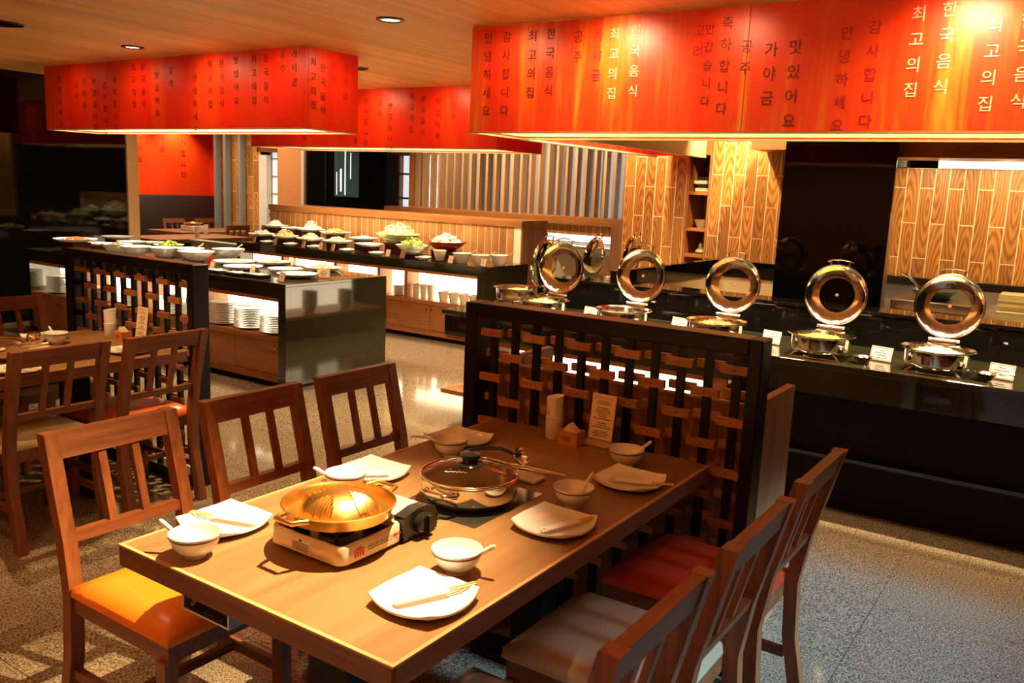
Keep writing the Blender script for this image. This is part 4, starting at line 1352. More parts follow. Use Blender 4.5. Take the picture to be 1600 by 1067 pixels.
# low return wall and back bands on the left
struct(MB().box(-2.9, -2.85, 5.6, 7.58, 0, 0.955).build('wall_return_lower', cream))
struct(MB().box(-2.905, -2.845, 5.6, 7.58, 0.956, 1.10).build('wall_return_upper', black_gloss))
struct(MB().box(-2.844, -2.05, 7.57, 7.64, 0, 0.955).build('wall_kitchen_cream', cream))
struct(MB().box(-2.844, -2.05, 7.56, 7.64, 0.956, 1.099).build('wall_kitchen_band', black_gloss))
# tall black glass panel
bp = thing('black_screen_wall', 'tall black glass panel between the two plank walls of the kitchen', 'panel')
MB().box(-2.02, -1.24, 6.58, 6.62, 0.0, CEIL - 0.002).build('glass', black_gloss, bp)
MB().box(-1.239, -1.225, 6.57, 6.63, 0.0, 1.6).build('edge_strip', steel_b, bp)
# shelf niche with things on it
ni = thing('shelf_niche', 'narrow wooden shelf niche between the plank pillar and the plank wall', 'shelf')
MB().box(-3.215, -3.19, 7.6, 8.0, 0.83, CEIL - 0.002).build('side', cab_z, ni)
MB().box(-3.005, -2.985, 7.6, 8.0, 0.83, CEIL - 0.002).build('side', cab_z, ni)
MB().box(-3.189, -3.006, 7.98, 8.0, 0.83, CEIL - 0.002).build('back', station_z, ni)
for z in (1.13, 1.37, 1.70):
    MB().box(-3.189, -3.006, 7.61, 7.979, z - 0.03, z).build('shelf', cab_x, ni)
MB().box(-3.189, -3.006, 7.605, 7.64, 2.03, CEIL - 0.002).build('header', cab_x, ni)
tw = thing('folded_towels', 'stack of folded cream cloths on the upper niche shelf', 'cloth', (-3.0975, 7.78, 1.701))
for k, (a, dx) in enumerate(((0, 0), (8, 0.01), (-6, -0.01), (4, 0.005))):
    MB().obox((dx, 0, 0.018 + k * 0.034), (0.125, 0.2, 0.03), Matrix.Rotation(R(a), 3, 'Z')).build('cloth', plain('cream_cloth', (0.62, 0.52, 0.32), 0.9) if k % 2 == 0 else black_matt, tw)
tag(MB().lathe([(0.0005, 0.004), (0.04, 0.004), (0.075, 0.07), (0.08, 0.075), (0.045, 0), (0.0005, 0)], 20).build('glass_bowl', plain('pale_glass', (0.55, 0.5, 0.35), 0.1), None, 50, (-3.09, 7.74, 1.371)), 'pale glass bowl on the middle niche shelf', 'bowl')
fg = MB()
fg.lathe([(0.0005, 0.0), (0.03, 0.0), (0.05, 0.02), (0.03, 0.045), (0.014, 0.06), (0.018, 0.075), (0.016, 0.09), (0.0005, 0.10)], 16)
fg.tube([(0.0, 0, 0.04), (-0.035, 0, 0.02), (-0.05, 0, 0.012)], 0.010, 8)
tag(fg.build('figurine', plain('pale_jade', (0.55, 0.55, 0.30), 0.3), None, 50, (-3.08, 7.72, 1.131)), 'small pale figurine on the lowest niche shelf', 'figurine')
# hood and strip light
hd = thing('kitchen_hood', 'copper-brown kitchen hood with a steel strip light under it', 'hood')
hood_c = plain('hood_copper', (0.40, 0.13, 0.045), 0.35)
MB().box(-1.42, 1.45, 6.75, 7.40, 2.0, CEIL - 0.002).build('hood_box', hood_c, hd)
MB().box(-1.44, 1.45, 6.73, 6.749, 1.99, 2.02).build('hood_edge', hood_c, hd)
MB().box(-1.10, 1.45, 7.44, 7.53, 1.95, 2.01).build('strip_light', plain('strip_steel', (0.7, 0.75, 0.75), 0.25, 0.6, emit=(0.75, 0.92, 1.0), es=0.5), hd)
MB().box(-1.38, -1.32, 7.4, 7.53, 1.95, 2.01).build('bracket', steel_b, hd)
MB().box(-2.5, -2.06, 7.2, 7.58, 2.06, 2.2).build('hood_return', plain('hood_brown', (0.22, 0.09, 0.035), 0.4), hd)
# stove with blue pan, trays
sv = thing('counter_stove', 'low steel counter stove on the kitchen worktop', 'stove', (-0.93, 7.02, 0.9005))
MB().bevel_box(-0.30, 0.30, -0.18, 0.18, 0.0, 0.075, 0.008, 1).build('body', steel_b, sv)
MB().lathe([(0.06, 0.076), (0.09, 0.09), (0.06, 0.09)], 20).build('burner', black_matt, sv, 40)
pn = thing('frying_pan', 'dark blue frying pan on the counter stove', 'pan', (-0.97, 7.02, 0.992))
MB().lathe([(0.0005, 0.004), (0.10, 0.004), (0.155, 0.055), (0.16, 0.058), (0.105, 0.0), (0.0005, 0.0)], 28).build('pan', plain('pan_blue', (0.09, 0.14, 0.16), 0.3, 0.3), pn, 50)
MB().tube([(-0.10, 0.10, 0.05), (-0.2, 0.16, 0.13), (-0.26, 0.18, 0.15)], 0.009, 8).build('handle', steel, pn, 40)
tag(MB().bevel_box(-0.14, 0.14, -0.1, 0.1, 0, 0.02, 0.006, 1).bevel_box(-0.13, 0.13, -0.09, 0.09, 0.022, 0.15, 0.01, 1).box(-0.135, 0.135, -0.095, 0.095, 0.05, 0.06).box(-0.135, 0.135, -0.095, 0.095, 0.09, 0.10).build('plastic_basket', plain('yellow_plastic', (0.62, 0.55, 0.26), 0.4), None, None, (-0.43, 7.35, 0.901)), 'yellowish ribbed plastic basket at the right end of the kitchen worktop', 'basket')

# ================================================================== tableware
def square_plate_mesh():
    """square plate with bulging sides and turned-up corners"""
    n = 14
    bm = bmesh.new()

    def P(u, v, dz):
        # u,v in -1..1, square bulged outwards
        bx = u * (1 + 0.22 * (1 - v * v))
        by = v * (1 + 0.22 * (1 - u * u))
        c = (u * u) * (v * v)
        e = max(abs(u), abs(v))
        z = 0.004 + 0.010 * max(0, (e - 0.55) / 0.45) ** 2 + 0.011 * c ** 1.3
        return (bx * 0.086, by * 0.086, z + dz)
    g = [[[bm.verts.new(P(-1 + 2 * i / n, -1 + 2 * j / n, dz)) for j in range(n + 1)] for i in range(n + 1)] for dz in (0.005, 0.0)]
    for i in range(n):
        for j in range(n):
            bm.faces.new((g[0][i][j], g[0][i + 1][j], g[0][i + 1][j + 1], g[0][i][j + 1]))
            bm.faces.new((g[1][i][j + 1], g[1][i + 1][j + 1], g[1][i + 1][j], g[1][i][j]))
    for i in range(n):
        for a, b in (((i, 0), (i + 1, 0)), ((i + 1, n), (i, n)), ((0, i + 1), (0, i)), ((n, i), (n, i + 1))):
            bm.faces.new((g[1][a[0]][a[1]], g[1][b[0]][b[1]], g[0][b[0]][b[1]], g[0][a[0]][a[1]]))
    me = bpy.data.meshes.new('side_plate')
    bm.to_mesh(me)
    bm.free()
    me.materials.append(white)
    me.polygons.foreach_set('use_smooth', [True] * len(me.polygons))
    me.set_sharp_from_angle(angle=R(60))
    return me


SQ = square_plate_mesh()
FOOT = MB().lathe([(0.045, 0.0035), (0.045, 0.0), (0.04, 0.0), (0.04, 0.0035)], 20).mesh('foot_ring', white, 40)
BWL = MB().lathe([(0.0005, 0.010), (0.022, 0.011), (0.038, 0.019), (0.050, 0.034), (0.056, 0.050), (0.0585, 0.0595), (0.0605, 0.060), (0.0600, 0.055), (0.0575, 0.044), (0.052, 0.030), (0.042, 0.016), (0.029, 0.009), (0.026, 0.007), (0.026, 0.0), (0.0005, 0.0)][::-1], 36).mesh('rice_bowl', white, 50)
BWL_R = MB().lathe([(0.0592, 0.0500), (0.0606, 0.0535), (0.0607, 0.0545)], 36).mesh('rim_line', rim_brown, 50)


def spoon_mesh():
    m = MB()
    m.tube([(0.0, 0, 0.0), (0.02, 0, 0.010), (0.043, 0, 0.034), (0.074, 0, 0.056), (0.081, 0, 0.060)], [0.0045, 0.005, 0.0055, 0.006, 0.004], 8)
    m.lathe([(0.0005, -0.001), (0.010, 0.001), (0.017, 0.008), (0.018, 0.012), (0.0165, 0.009), (0.009, 0.003), (0.0005, 0.002)], 14, (-0.012, 0, -0.004))
    return m.mesh('soup_spoon', white, 60)


SPN = spoon_mesh()
SLV = MB().box(-0.075, 0.055, -0.0125, 0.0125, 0, 0.004).mesh('sleeve', paper)
CHP = MB().loft([[(x, a * 0.0028, 0.002 + b * 0.0018) for a, b in ((-1, -1), (1, -1), (1, 1), (-1, 1))] for x in (0.05, 0.125)]).mesh('chopstick', bamboo)


def place_plate(label, x, y, rz, lab2, chop_rz, dx=0.0, dy=0.0, z=0.7515, group='square plates'):
    t = thing('square_plate', label, 'plate', (x, y, z), rz, group)
    obj('plate', SQ, t)
    obj('foot_ring', FOOT, t)
    c = thing('chopsticks', lab2, 'chopsticks', (x + dx, y + dy, z + 0.0195), chop_rz, 'chopsticks in paper sleeves')
    obj('sleeve', SLV, c)
    for s in (-1, 1):
        obj('chopstick', CHP, c, (0, s * 0.0045, 0))
    lettering('K', 0.018, print_brown, c, (-0.070, -0.006, 0.0042), FACE_UP)
    return t


def place_bowl(label, x, y, lab2, srz, z=0.7515, sx=0.012):
    t = thing('rice_bowl', label, 'bowl', (x, y, z), 0, 'small white bowls')
    obj('bowl', BWL, t)
    obj('rim_line', BWL_R, t)
    s = tag(obj('soup_spoon', SPN, None, (x + sx * math.cos(srz), y + sx * math.sin(srz), z + 0.019)), lab2, 'spoon', 'white soup spoons')
    s.rotation_euler = (0, 0, srz)


# chopsticks point the way the photograph shows them (angle in the table plane)
def ang(p0, p1, z=0.775):
    a, b = onz(*p0, z), onz(*p1, z)
    return math.atan2(b.y - a.y, b.x - a.x)


PL = [('front right, nearest the camera', (-1.12, 1.376), ang((610, 938), (755, 905)), (665, 927)),
      ('at the left front corner beside the brass grill pan', (-1.795, 1.375), ang((400, 825), (270, 803)), (362, 808)),
      ('in the middle of the right side', (-1.122, 1.925), ang((840, 828), (950, 799)), (880, 818)),
      ('at the far right, near the lattice screen', (-1.125, 2.385), ang((945, 745), (1060, 756)), (990, 750)),
      ('at the left side behind the brass grill pan', (-1.785, 1.92), ang((625, 737), (510, 739)), (570, 738)),
      ('at the far left, near the lattice screen', (-1.80, 2.39), ang((745, 690), (645, 681)), (695, 685))]
for lb, (x, y), a, cpx in PL:
    cp = onz(*cpx, 0.776)
    place_plate('white square plate ' + lb, x, y, 0, 'sleeved chopsticks on the plate ' + lb, a, cp.x - x, cp.y - y)
BW = [('at the near left corner of the main table', (305, 868), (245, 818)), ('in front of the nearest plate on the right', (713, 893), (757, 857)),
      ('on the right side behind the hob', (895, 790), (938, 740)), ('at the far right end by the lattice screen', (977, 727), (1020, 694)),
      ('behind the brass grill pan', (540, 767), (486, 736)), ('at the far left behind the steel pot', (703, 711), (672, 682))]
for lb, q, a in BW:
    p = onz(*q, 0.7515)
    e = onz(*a, 0.820)
    place_bowl('small white bowl ' + lb, p.x, p.y, 'white spoon resting in the bowl ' + lb, math.atan2(e.y - p.y, e.x - p.x))

# ------------------------------------------------------------------ portable gas stove with the brass grill pan
SX, SY = -1.615, 1.365
gs = thing('gas_stove', 'champagne-coloured portable gas stove under the brass grill pan', 'stove', (SX, SY, 0.7515))
# main tray: open box with rounded corners
def rrect(x0, x1, y0, y1, r, z, n=5):
    pts = []
    for cx, cy, a0 in ((x1 - r, y1 - r, 0), (x0 + r, y1 - r, 90), (x0 + r, y0 + r, 180), (x1 - r, y0 + r, 270)):
        for k in range(n + 1):
            a = R(a0 + 90 * k / n)
            pts.append((cx + r * math.cos(a), cy + r * math.sin(a), z))
    return pts


bx = 0.252
m = MB()
m.loft([rrect(0.006, bx - 0.006, 0.006, 0.214, 0.02, 0.010), rrect(0, bx, 0, 0.22, 0.026, 0.014), rrect(0, bx, 0, 0.22, 0.026, 0.066), rrect(0.003, bx - 0.003, 0.003, 0.217, 0.024, 0.071), rrect(0.012, bx - 0.012, 0.012, 0.208, 0.018, 0.069), rrect(0.014, bx - 0.014, 0.014, 0.206, 0.018, 0.048)])
body = m.build('body', champagne, gs, 40)
MB().box(0.014, bx - 0.014, 0.014, 0.206, 0.0485, 0.050).build('drip_tray', enamel_dark, gs)
# cartridge housing with lid and black end cap + dial
m = MB()
prof = [(0.0, 0.010), (0.125, 0.010), (0.130, 0.05), (0.118, 0.082), (0.088, 0.098), (0.05, 0.1), (0.0, 0.086)]
m.loft([[(x, 0.2205 + a, z) for a, z in prof] for x in (0.004, bx - 0.03)])
m.build('cartridge_housing', champagne, gs, 30)
MB().loft([[(x, 0.2205 + a, z) for a, z in [(-0.004 + u * 1.05, 0.008 + (zz - 0.01) * 1.04) for u, zz in prof]] for x in (bx - 0.0295, bx + 0.004)]).build('end_cap', enamel_dark, gs, 30)
MB().lathe([(0.0005, 0.0), (0.011, 0.0)], 14, (0.10, 0.2205 + 0.07, 0.1005)).build('lid_hole', bake, gs)
RY90 = Matrix.Rotation(R(90), 3, 'Y')
dl = MB().lathe([(0.034, 0.0), (0.034, 0.014), (0.028, 0.02), (0.0005, 0.02)], 22, (bx + 0.0045, 0.286, 0.050), RY90).build('dial', bake, gs, 40)
MB().box(bx + 0.0246, bx + 0.034, 0.281, 0.291, 0.022, 0.078).build('dial_grip', bake, dl)
for x, y in ((0.03, 0.03), (bx - 0.03, 0.03), (0.03, 0.30), (bx - 0.03, 0.30)):
    MB().lathe([(0.012, 0.0), (0.012, 0.0105)], 12, (x, y, 0), cap=True).build('foot', bake, gs)
# burner and pan supports
MB().lathe([(0.022, 0.05), (0.045, 0.056), (0.045, 0.068), (0.03, 0.072), (0.0005, 0.072)], 20, (bx / 2, 0.11, 0)).build('burner', steel_b, gs, 40)
for a in (45, 135, 225, 315):
    dx, dy = math.cos(R(a)), math.sin(R(a))
    MB().loft([[(bx / 2 + dx * q + s * dy * 0.005, 0.11 + dy * q - s * dx * 0.005, z) for s, q, z in ((1, 0.065, 0.051), (1, 0.105, 0.051), (1, 0.100, 0.096), (1, 0.06, 0.0975))] for s_ in (0,)] * 1 + [[(bx / 2 + dx * q - dy * 0.01 + dy * 0.005, 0.11 + dy * q + dx * 0.01 - dx * 0.005, z) for q, z in ((0.065, 0.051), (0.105, 0.051), (0.100, 0.096), (0.06, 0.0975))]]).build('pan_support', bake, gs)
# print on the body: sticker on the near short face, brand line with house mark on the long face
MB().box(0.085, 0.150, -0.0012, -0.0004, 0.018, 0.060).build('sticker', paper, gs)
m = MB()
for k in range(7):
    m.box(0.09, 0.145, -0.0018, -0.0013, 0.022 + k * 0.004, 0.0235 + k * 0.004)
m.box(0.112, 0.122, -0.0018, -0.0013, 0.051, 0.057)
m.build('sticker_print', print_dark, gs)
lettering('HOUSE WORTH', 0.0125, print_dark, gs, (bx + 0.0008, 0.088, 0.040), FACE_PX)
m = MB()
hx = bx + 0.0006
for y0, y1, z0, z1 in ((0.045, 0.050, 0.026, 0.044), (0.054, 0.058, 0.026, 0.044), (0.062, 0.066, 0.026, 0.044), (0.070, 0.075, 0.026, 0.044), (0.042, 0.078, 0.0455, 0.049), (0.047, 0.073, 0.050, 0.053), (0.054, 0.066, 0.054, 0.057)):
    m.box(hx, hx + 0.0006, y0, y1, z0, z1)
for k in range(6):
    m.box(hx, hx + 0.0006, 0.182 + k * 0.0045, 0.185 + k * 0.0045, 0.040, 0.050 - (k % 2) * 0.003)
m.build('house_mark', print_red, gs)['kind'] = 'stuff'
MB().box(hx, hx + 0.0006, 0.09, 0.178, 0.034, 0.0358).build('small_print', print_dark, gs)

gs.scale = (1, 1, 0.8)
gp = thing('grill_pan', 'round brass Korean grill pan with a slotted dome and two loop handles', 'pan', (SX + bx / 2 + 0.006, SY + 0.112, 0.7515 + 0.0792))
MB().lathe([(0.0005, 0.0), (0.10, 0.0), (0.128, 0.006), (0.137, 0.028), (0.141, 0.033), (0.143, 0.037), (0.139, 0.038), (0.134, 0.032), (0.126, 0.012), (0.105, 0.010)], 56).build('dish', brass, gp, 40)
dome = [(0.105, 0.010), (0.100, 0.020), (0.086, 0.038), (0.066, 0.052), (0.042, 0.061), (0.02, 0.065), (0.0005, 0.066)]
MB().lathe(dome, 48).build('dome', brass, gp, 60)
# raised ribs in four chevron fans over the dome
def dz(r):
    for (r0, z0), (r1, z1) in zip(dome[:-1], dome[1:]):
        if r1 <= r <= r0:
            return z0 + (z1 - z0) * (r0 - r) / (r0 - r1)
    return dome[-1][1]


rb = MB()
for q in range(4):
    a0 = R(90 * q + 10)
    for off in (-0.040, -0.030, -0.020, -0.010, 0.0, 0.010, 0.020, 0.030, 0.040):
        pts = []
        for k in range(7):
            u = 0.030 + abs(off) * 0.95 + k * (0.094 - 0.030 - abs(off) * 0.62) / 6
            x, y = u, off * (0.7 + 0.3 * k / 6)
            rr = math.hypot(x, y)
            if rr > 0.098:
                break
            pts.append((x * math.cos(a0) - y * math.sin(a0), x * math.sin(a0) + y * math.cos(a0), dz(rr) + 0.0012))
        if len(pts) > 2:
            rb.tube(pts, 0.0038, 5)
rb.build('ribs', brass, gp, 60)['kind'] = 'stuff'
for sg in (1, -1):
    a = R(-92)
    u = Vector((math.cos(a), math.sin(a), 0)) * sg
    v = Vector((-u.y, u.x, 0))
    pts = [u * 0.136 - v * 0.042 + Vector((0, 0, 0.032)), u * 0.154 - v * 0.036 + Vector((0, 0, 0.034)), u * 0.172 - v * 0.030 + Vector((0, 0, 0.034)), u * 0.172 + v * 0.030 + Vector((0, 0, 0.034)), u * 0.154 + v * 0.036 + Vector((0, 0, 0.034)), u * 0.136 + v * 0.042 + Vector((0, 0, 0.032))]
    MB().tube(pts, 0.0065, 8).build('handle', brass, gp, 40)

# ------------------------------------------------------------------ steel pot with glass lid on the hob
px_, py_ = -1.425, 1.945
pt = thing('steel_pot', 'stainless steel hot pot with a glass lid standing on the hob', 'pot', (px_, py_, 0.7540))
MB().lathe([(0.0005, 0.0), (0.105, 0.0), (0.128, 0.010), (0.140, 0.028), (0.140, 0.072), (0.146, 0.078), (0.143, 0.080), (0.136, 0.074), (0.136, 0.030), (0.12, 0.012), (0.0005, 0.006)], 48).build('pan', steel, pt, 40)
MB().lathe([(0.0005, 0.045), (0.1355, 0.045)], 40).build('broth', plain('broth', (0.16, 0.07, 0.02), 0.12), pt)
lid = MB().lathe([(0.138, 0.0805), (0.110, 0.094), (0.070, 0.104), (0.018, 0.109), (0.018, 0.107), (0.070, 0.102), (0.110, 0.092), (0.138, 0.0785)], 44).build('lid', glass, pt, 60)
MB().tube([(0.142 * math.cos(R(a)), 0.142 * math.sin(R(a)), 0.0815) for a in range(0, 360, 9)], 0.0038, 8, True).build('lid_rim', steel, lid, 60)
MB().lathe([(0.040, 0.106), (0.036, 0.110), (0.024, 0.114), (0.022, 0.124), (0.030, 0.128), (0.031, 0.138), (0.024, 0.142), (0.0005, 0.143)], 28).build('lid_knob', bake, lid, 40)
sq = MB()
sc = [(-0.030, 0.004), (-0.034, 0.0), (-0.030, -0.004), (-0.022, -0.002), (-0.018, 0.004), (-0.012, -0.003), (-0.008, 0.004), (-0.002, -0.004), (0.002, 0.010), (0.006, -0.004), (0.012, 0.003), (0.018, -0.003), (0.024, 0.002)]
ca, sa = math.cos(R(28)), math.sin(R(28))
sq.tube([(-0.02 + x * 1.1 * ca - y * sa + 0.03, -0.072 + x * 1.1 * sa + y * ca, 0.1025 - abs(x) * 0.02) for x, y in sc], 0.0011, 5)
sq.build('script_mark', paper, lid)
for a, nm in ((-88, 'handle'), (92, 'handle')):
    u = Vector((math.cos(R(a)), math.sin(R(a)), 0))
    v = Vector((-u.y, u.x, 0))
    MB().tube([u * 0.137 - v * 0.05 + Vector((0, 0, 0.056)), u * 0.160 - v * 0.045 + Vector((0, 0, 0.060)), u * 0.172 - v * 0.02 + Vector((0, 0, 0.062)), u * 0.172 + v * 0.02 + Vector((0, 0, 0.062)), u * 0.160 + v * 0.045 + Vector((0, 0, 0.060)), u * 0.137 + v * 0.05 + Vector((0, 0, 0.056))], 0.0075, 8).build(nm, steel, pt, 50)
# ladle leaning on the pot, tongs on a narrow dish
p = onz(790, 735, 0.7515)
dsh = thing('tong_dish', 'narrow white dish with tongs behind the steel pot', 'dish', (p.x + 0.02, p.y - 0.02, 0.7515), R(-4))
MB().bevel_box(-0.09, 0.13, -0.034, 0.034, 0.0, 0.014, 0.005, 2).build('dish', white, dsh, 50)
MB().box(-0.08, 0.12, -0.026, 0.026, 0.0142, 0.0150).build('well', off_white, dsh)
tg = thing('tongs', 'steel tongs lying across the narrow dish, pointing to the bowl', 'tongs', (p.x + 0.02, p.y - 0.02, 0.7515 + 0.016), R(12))
for s in (-1, 1):
    MB().tube([(-0.06, s * 0.004, 0.008), (0.03, s * 0.012, 0.012), (0.12, s * 0.010, 0.010), (0.20, s * 0.002, 0.008)], [0.006, 0.005, 0.004, 0.004], 7).build('arm', steel, tg, 50)
ld = thing('ladle', 'steel ladle behind the pot lid, leaning on the pot rim', 'ladle', (-1.46, 2.16, 0.7515))
MB().lathe([(0.0005, 0.0), (0.018, 0.004), (0.028, 0.016), (0.030, 0.026), (0.027, 0.016), (0.016, 0.006), (0.0005, 0.003)], 20, (0.05, 0.0, 0.075), Matrix.Rotation(R(55), 3, 'Y')).build('scoop', steel, ld, 50)
MB().tube([(0.05, 0.02, 0.08), (-0.02, 0.02, 0.09), (-0.10, 0.02, 0.075), (-0.16, 0.03, 0.05)], 0.006, 8).build('handle', bake, ld, 50)


# ------------------------------------------------------------------ things by the screens: napkin roll, sugar box, menu
def napkin_roll(label, x, y):
    t = thing('napkin_holder', label, 'napkin holder', (x, y, 0.7515), 0, 'napkin holders')
    MB().lathe([(0.0005, 0.0), (0.026, 0.0), (0.031, 0.006), (0.0325, 0.085), (0.030, 0.086)], 28).build('cup', off_white, t, 40)
    m = MB()
    n = 28
    rings = []
    for z, r in ((0.080, 0.029), (0.13, 0.030), (0.160, 0.0325)):
        rings.append([((r + 0.0012 * math.sin(5 * k)) * math.cos(2 * math.pi * k / n), (r + 0.0012 * math.sin(5 * k)) * math.sin(2 * math.pi * k / n), z + (0.006 * math.sin(2 * math.pi * k / n + 1) if z > 0.15 else 0)) for k in range(n)])
    rings.append([(0.02 * math.cos(2 * math.pi * k / n), 0.02 * math.sin(2 * math.pi * k / n), 0.158) for k in range(n)])
    m.loft(rings)
    m.build('napkins', paper, t, 40)
    m = MB()
    for k in range(4):
        m.box(-0.012 + k * 0.001, -0.004 - k * 0.001, -0.0315, -0.0305, 0.095 + k * 0.008, 0.099 + k * 0.008)
    m.build('print', print_red, t)


def wood_box(label, x, y, rz):
    t = thing('sugar_box', label, 'box', (x, y, 0.7515), rz, 'small wooden boxes')
    m = MB()
    m.box(-0.04, 0.04, -0.03, 0.03, 0, 0.005)
    m.box(-0.04, 0.04, -0.03, -0.024, 0.005, 0.052).box(-0.04, 0.04, 0.024, 0.03, 0.005, 0.052).box(-0.04, -0.034, -0.024, 0.024, 0.005, 0.052).box(0.034, 0.04, -0.024, 0.024, 0.005, 0.052)
    m.build('box', wood('orange_box', (0.40, 0.12, 0.03), (0.60, 0.24, 0.07), 'x', 40), t)
    for k in range(4):
        MB().obox((0.0, -0.015 + k * 0.01, 0.042), (0.05, 0.003, 0.05), Matrix.Rotation(R(38), 3, 'Y')).build('packet', paper_warm, t)
    lettering('고향', 0.018, print_dark, t, (-0.020, -0.0306, 0.018), FACE_NY)


def menu(label, x, y, rz):
    t = thing('menu_stand', label, 'menu', (x, y, 0.7515), rz, 'menu stands')
    M = Matrix.Rotation(R(-8), 3, 'X')
    MB().obox((0, 0.0, 0.010), (0.105, 0.05, 0.004), Matrix.Rotation(R(12), 3, 'X')).build('base', plain('base_plastic', (0.45, 0.30, 0.18), 0.3), t)
    c = Vector((0, 0.016, 0.022))
    MB().obox(M @ Vector((0, 0, 0.08)) + c, (0.096, 0.0015, 0.165), M).build('sheet', paper_warm, t)
    MB().obox(M @ Vector((0, 0.002, 0.082)) + c, (0.104, 0.002, 0.172), M).build('acrylic_back', acrylic, t)
    m = MB()
    rnd = random.Random(3)
    for k in range(17):
        if k in (2, 9, 13):
            continue
        m.obox(M @ Vector((0, -0.0011, 0.135 - k * 0.0078)) + c, (rnd.uniform(0.03, 0.08), 0.0004, 0.0026), M)
    m.build('print', print_dark, t)
    o = lettering('Special Promotion', 0.0100, print_red, t, M @ Vector((-0.040, -0.0012, 0.146)) + c, M @ FACE_NY)


p = onz(867, 684, 0.7515)
napkin_roll('white napkin roll in a cylindrical cup by the right lattice screen', p.x, p.y - 0.01)
p = onz(892, 692, 0.7515)
wood_box('small orange wooden box of packets beside the right napkin roll', p.x + 0.005, p.y - 0.01, 0)
p = onz(933, 696, 0.7515)
menu('printed menu in a stand at the far end of the main table', p.x, p.y + 0.0, 0)
p = onz(173, 528, 0.7515)
napkin_roll('white napkin roll in a cylindrical cup by the left lattice screen', p.x, p.y)
p = onz(192, 532, 0.7515)
wood_box('small orange wooden box beside the left napkin roll', p.x, p.y, 0)
p = onz(213, 533, 0.7515)
menu('printed menu in a stand at the far end of the left table', p.x, p.y + 0.01, 0)

# ------------------------------------------------------------------ left table setting
place_plate('white square plate at the far side of the left table', -4.62, 2.40, 0, 'chopsticks on the plate at the far side of the left table', math.pi * 0.98)
p = onz(30, 578, 0.76)
place_plate('white square plate at the near right of the left table, cut by a chair back', p.x, p.y, 0, 'chopsticks on the near right plate of the left table', 0.4)
p = onz(203, 548, 0.76)
place_plate('white square plate on the left table beside the chair with the reddish seat', p.x, p.y, 0, 'chopsticks on the plate beside the reddish seat', 0.5)
p = onz(88, 537, 0.7515)
place_bowl('small white bowl with a brown rim on the left table', p.x, p.y, 'white spoon resting in the bowl on the left table', math.pi * 0.95)
p = onz(55, 541, 0.7515)
gb = thing('glass_tumbler', 'round glass reflecting the lamps on the left table', 'glass', (p.x, p.y, 0.7515))
MB().lathe([(0.0005, 0.0), (0.022, 0.0), (0.036, 0.012), (0.042, 0.034), (0.036, 0.060), (0.026, 0.072), (0.024, 0.071), (0.034, 0.058), (0.039, 0.034), (0.033, 0.014), (0.0005, 0.005)], 28).build('bowl', chrome, gb, 60)
MB().box(-0.05, 0.05, -0.05, 0.05, 0.0, 0.0006).build('coaster', paper, gb)
p = onz(-8, 560, 0.7515)
p2 = thing('steel_pot', 'steel pot with a curved handle at the left picture edge', 'pot', (p.x, p.y, 0.7540))
MB().lathe([(0.0005, 0.0), (0.105, 0.0), (0.128, 0.010), (0.140, 0.028), (0.140, 0.072), (0.146, 0.078), (0.143, 0.080), (0.136, 0.074), (0.136, 0.030), (0.12, 0.012), (0.0005, 0.006)], 40).build('pan', steel, p2, 40)
MB().tube([(0.12, 0.06, 0.062), (0.16, 0.10, 0.068), (0.19, 0.16, 0.075)], [0.009, 0.011, 0.009], 8).build('handle', steel, p2, 50)
MB().lathe([(0.138, 0.0805), (0.110, 0.094), (0.070, 0.104), (0.0005, 0.109), (0.0005, 0.107), (0.070, 0.102), (0.110, 0.092), (0.138, 0.0785)], 40).build('lid', glass, p2, 60)

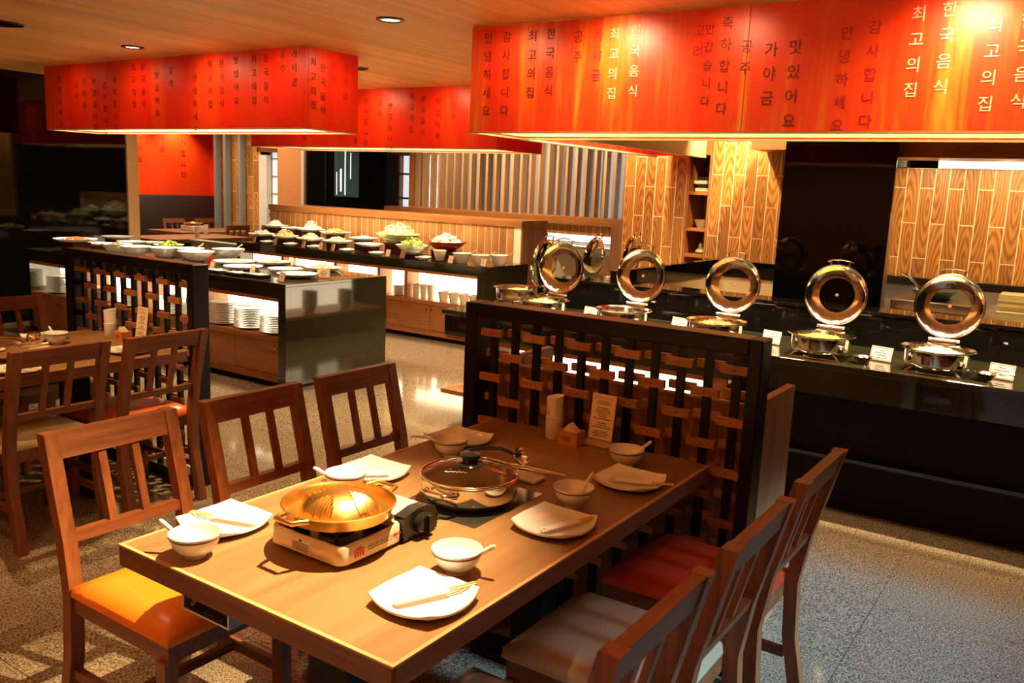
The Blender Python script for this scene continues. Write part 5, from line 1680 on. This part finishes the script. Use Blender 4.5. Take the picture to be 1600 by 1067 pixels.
# ------------------------------------------------------------------ far dining area
GF = 'oak chairs in the far dining area'
far = [(-11.4, 7.0, 90, 'small far oak chair just right of the cream post'), (-12.9, 8.2, 90, 'far oak chair in the shadow behind the cream post'), (-13.08, 9.3, 0, 'far oak chair in front of the dark banquette'), (-13.08, 9.95, 0, 'far oak chair beside the far brass pan'),
       (-13.0, 10.62, 180, 'far oak chair by the plank pillar'), (-11.71, 9.05, 180, 'far oak chair nearest the pale low wall'), (-11.71, 9.75, 180, 'far oak chair in front of the shoji window')]
for x, y, a, lb in far:
    dup(c_rd, lb, (x, y, 0), R(a), GF)
for (x, y, lb) in ((-12.95, 8.5, 'far table with a brass pan near the dark banquette'), (-11.66, 7.22, 'far table with napkin rolls near the pale low wall')):
    t = thing('dining_table', lb, 'table', (x, y, 0), 0, 'dining tables')
    for ch in list(tb2.children):
        if ch.name.split('.')[0] == 'hob_plate':
            continue
        c = ch.copy()
        COL.objects.link(c)
        c.parent = t
for px, py, lb in ((308, 371, 'left'), (322, 367, 'right')):
    p = onz(px, py, 0.7515)
    napkin_roll('tiny far napkin roll, %s of the two beyond the island' % lb, p.x, p.y)
p = onz(248, 345, 0.80)
t = thing('gas_stove', 'far portable stove carrying a brass pan by the banquette', 'stove', (-12.45, 9.0, 0.7515))
MB().bevel_box(-0.16, 0.16, -0.13, 0.13, 0, 0.085, 0.01, 1).build('body', champagne, t)
MB().lathe([(0.05, 0.085), (0.05, 0.098)], 12).build('burner', bake, t)
t = thing('grill_pan', 'far brass grill pan on the portable stove by the banquette', 'pan', (-12.45, 9.0, 0.851))
MB().lathe([(0.0005, 0.0), (0.12, 0.0), (0.155, 0.032), (0.148, 0.032), (0.11, 0.01), (0.07, 0.04), (0.0005, 0.058)], 24).build('dish', brass, t, 50)
# waiter's tray stand near the plank pillar
ts = thing('tray_stand', 'slim chrome tray stand in front of the far plank pillar', 'stand', (-11.9, 10.35, 0))
MB().tube([(0, 0, 0.02), (0, 0, 1.02)], 0.02, 10).build('pole', chrome, ts, 40)
MB().lathe([(0.0005, 0.0), (0.16, 0.0), (0.16, 0.02), (0.0005, 0.03)], 20).build('foot', bake, ts, 40)
MB().box(-0.30, 0.12, -0.10, 0.10, 1.02, 1.05).build('tray', bake, ts)
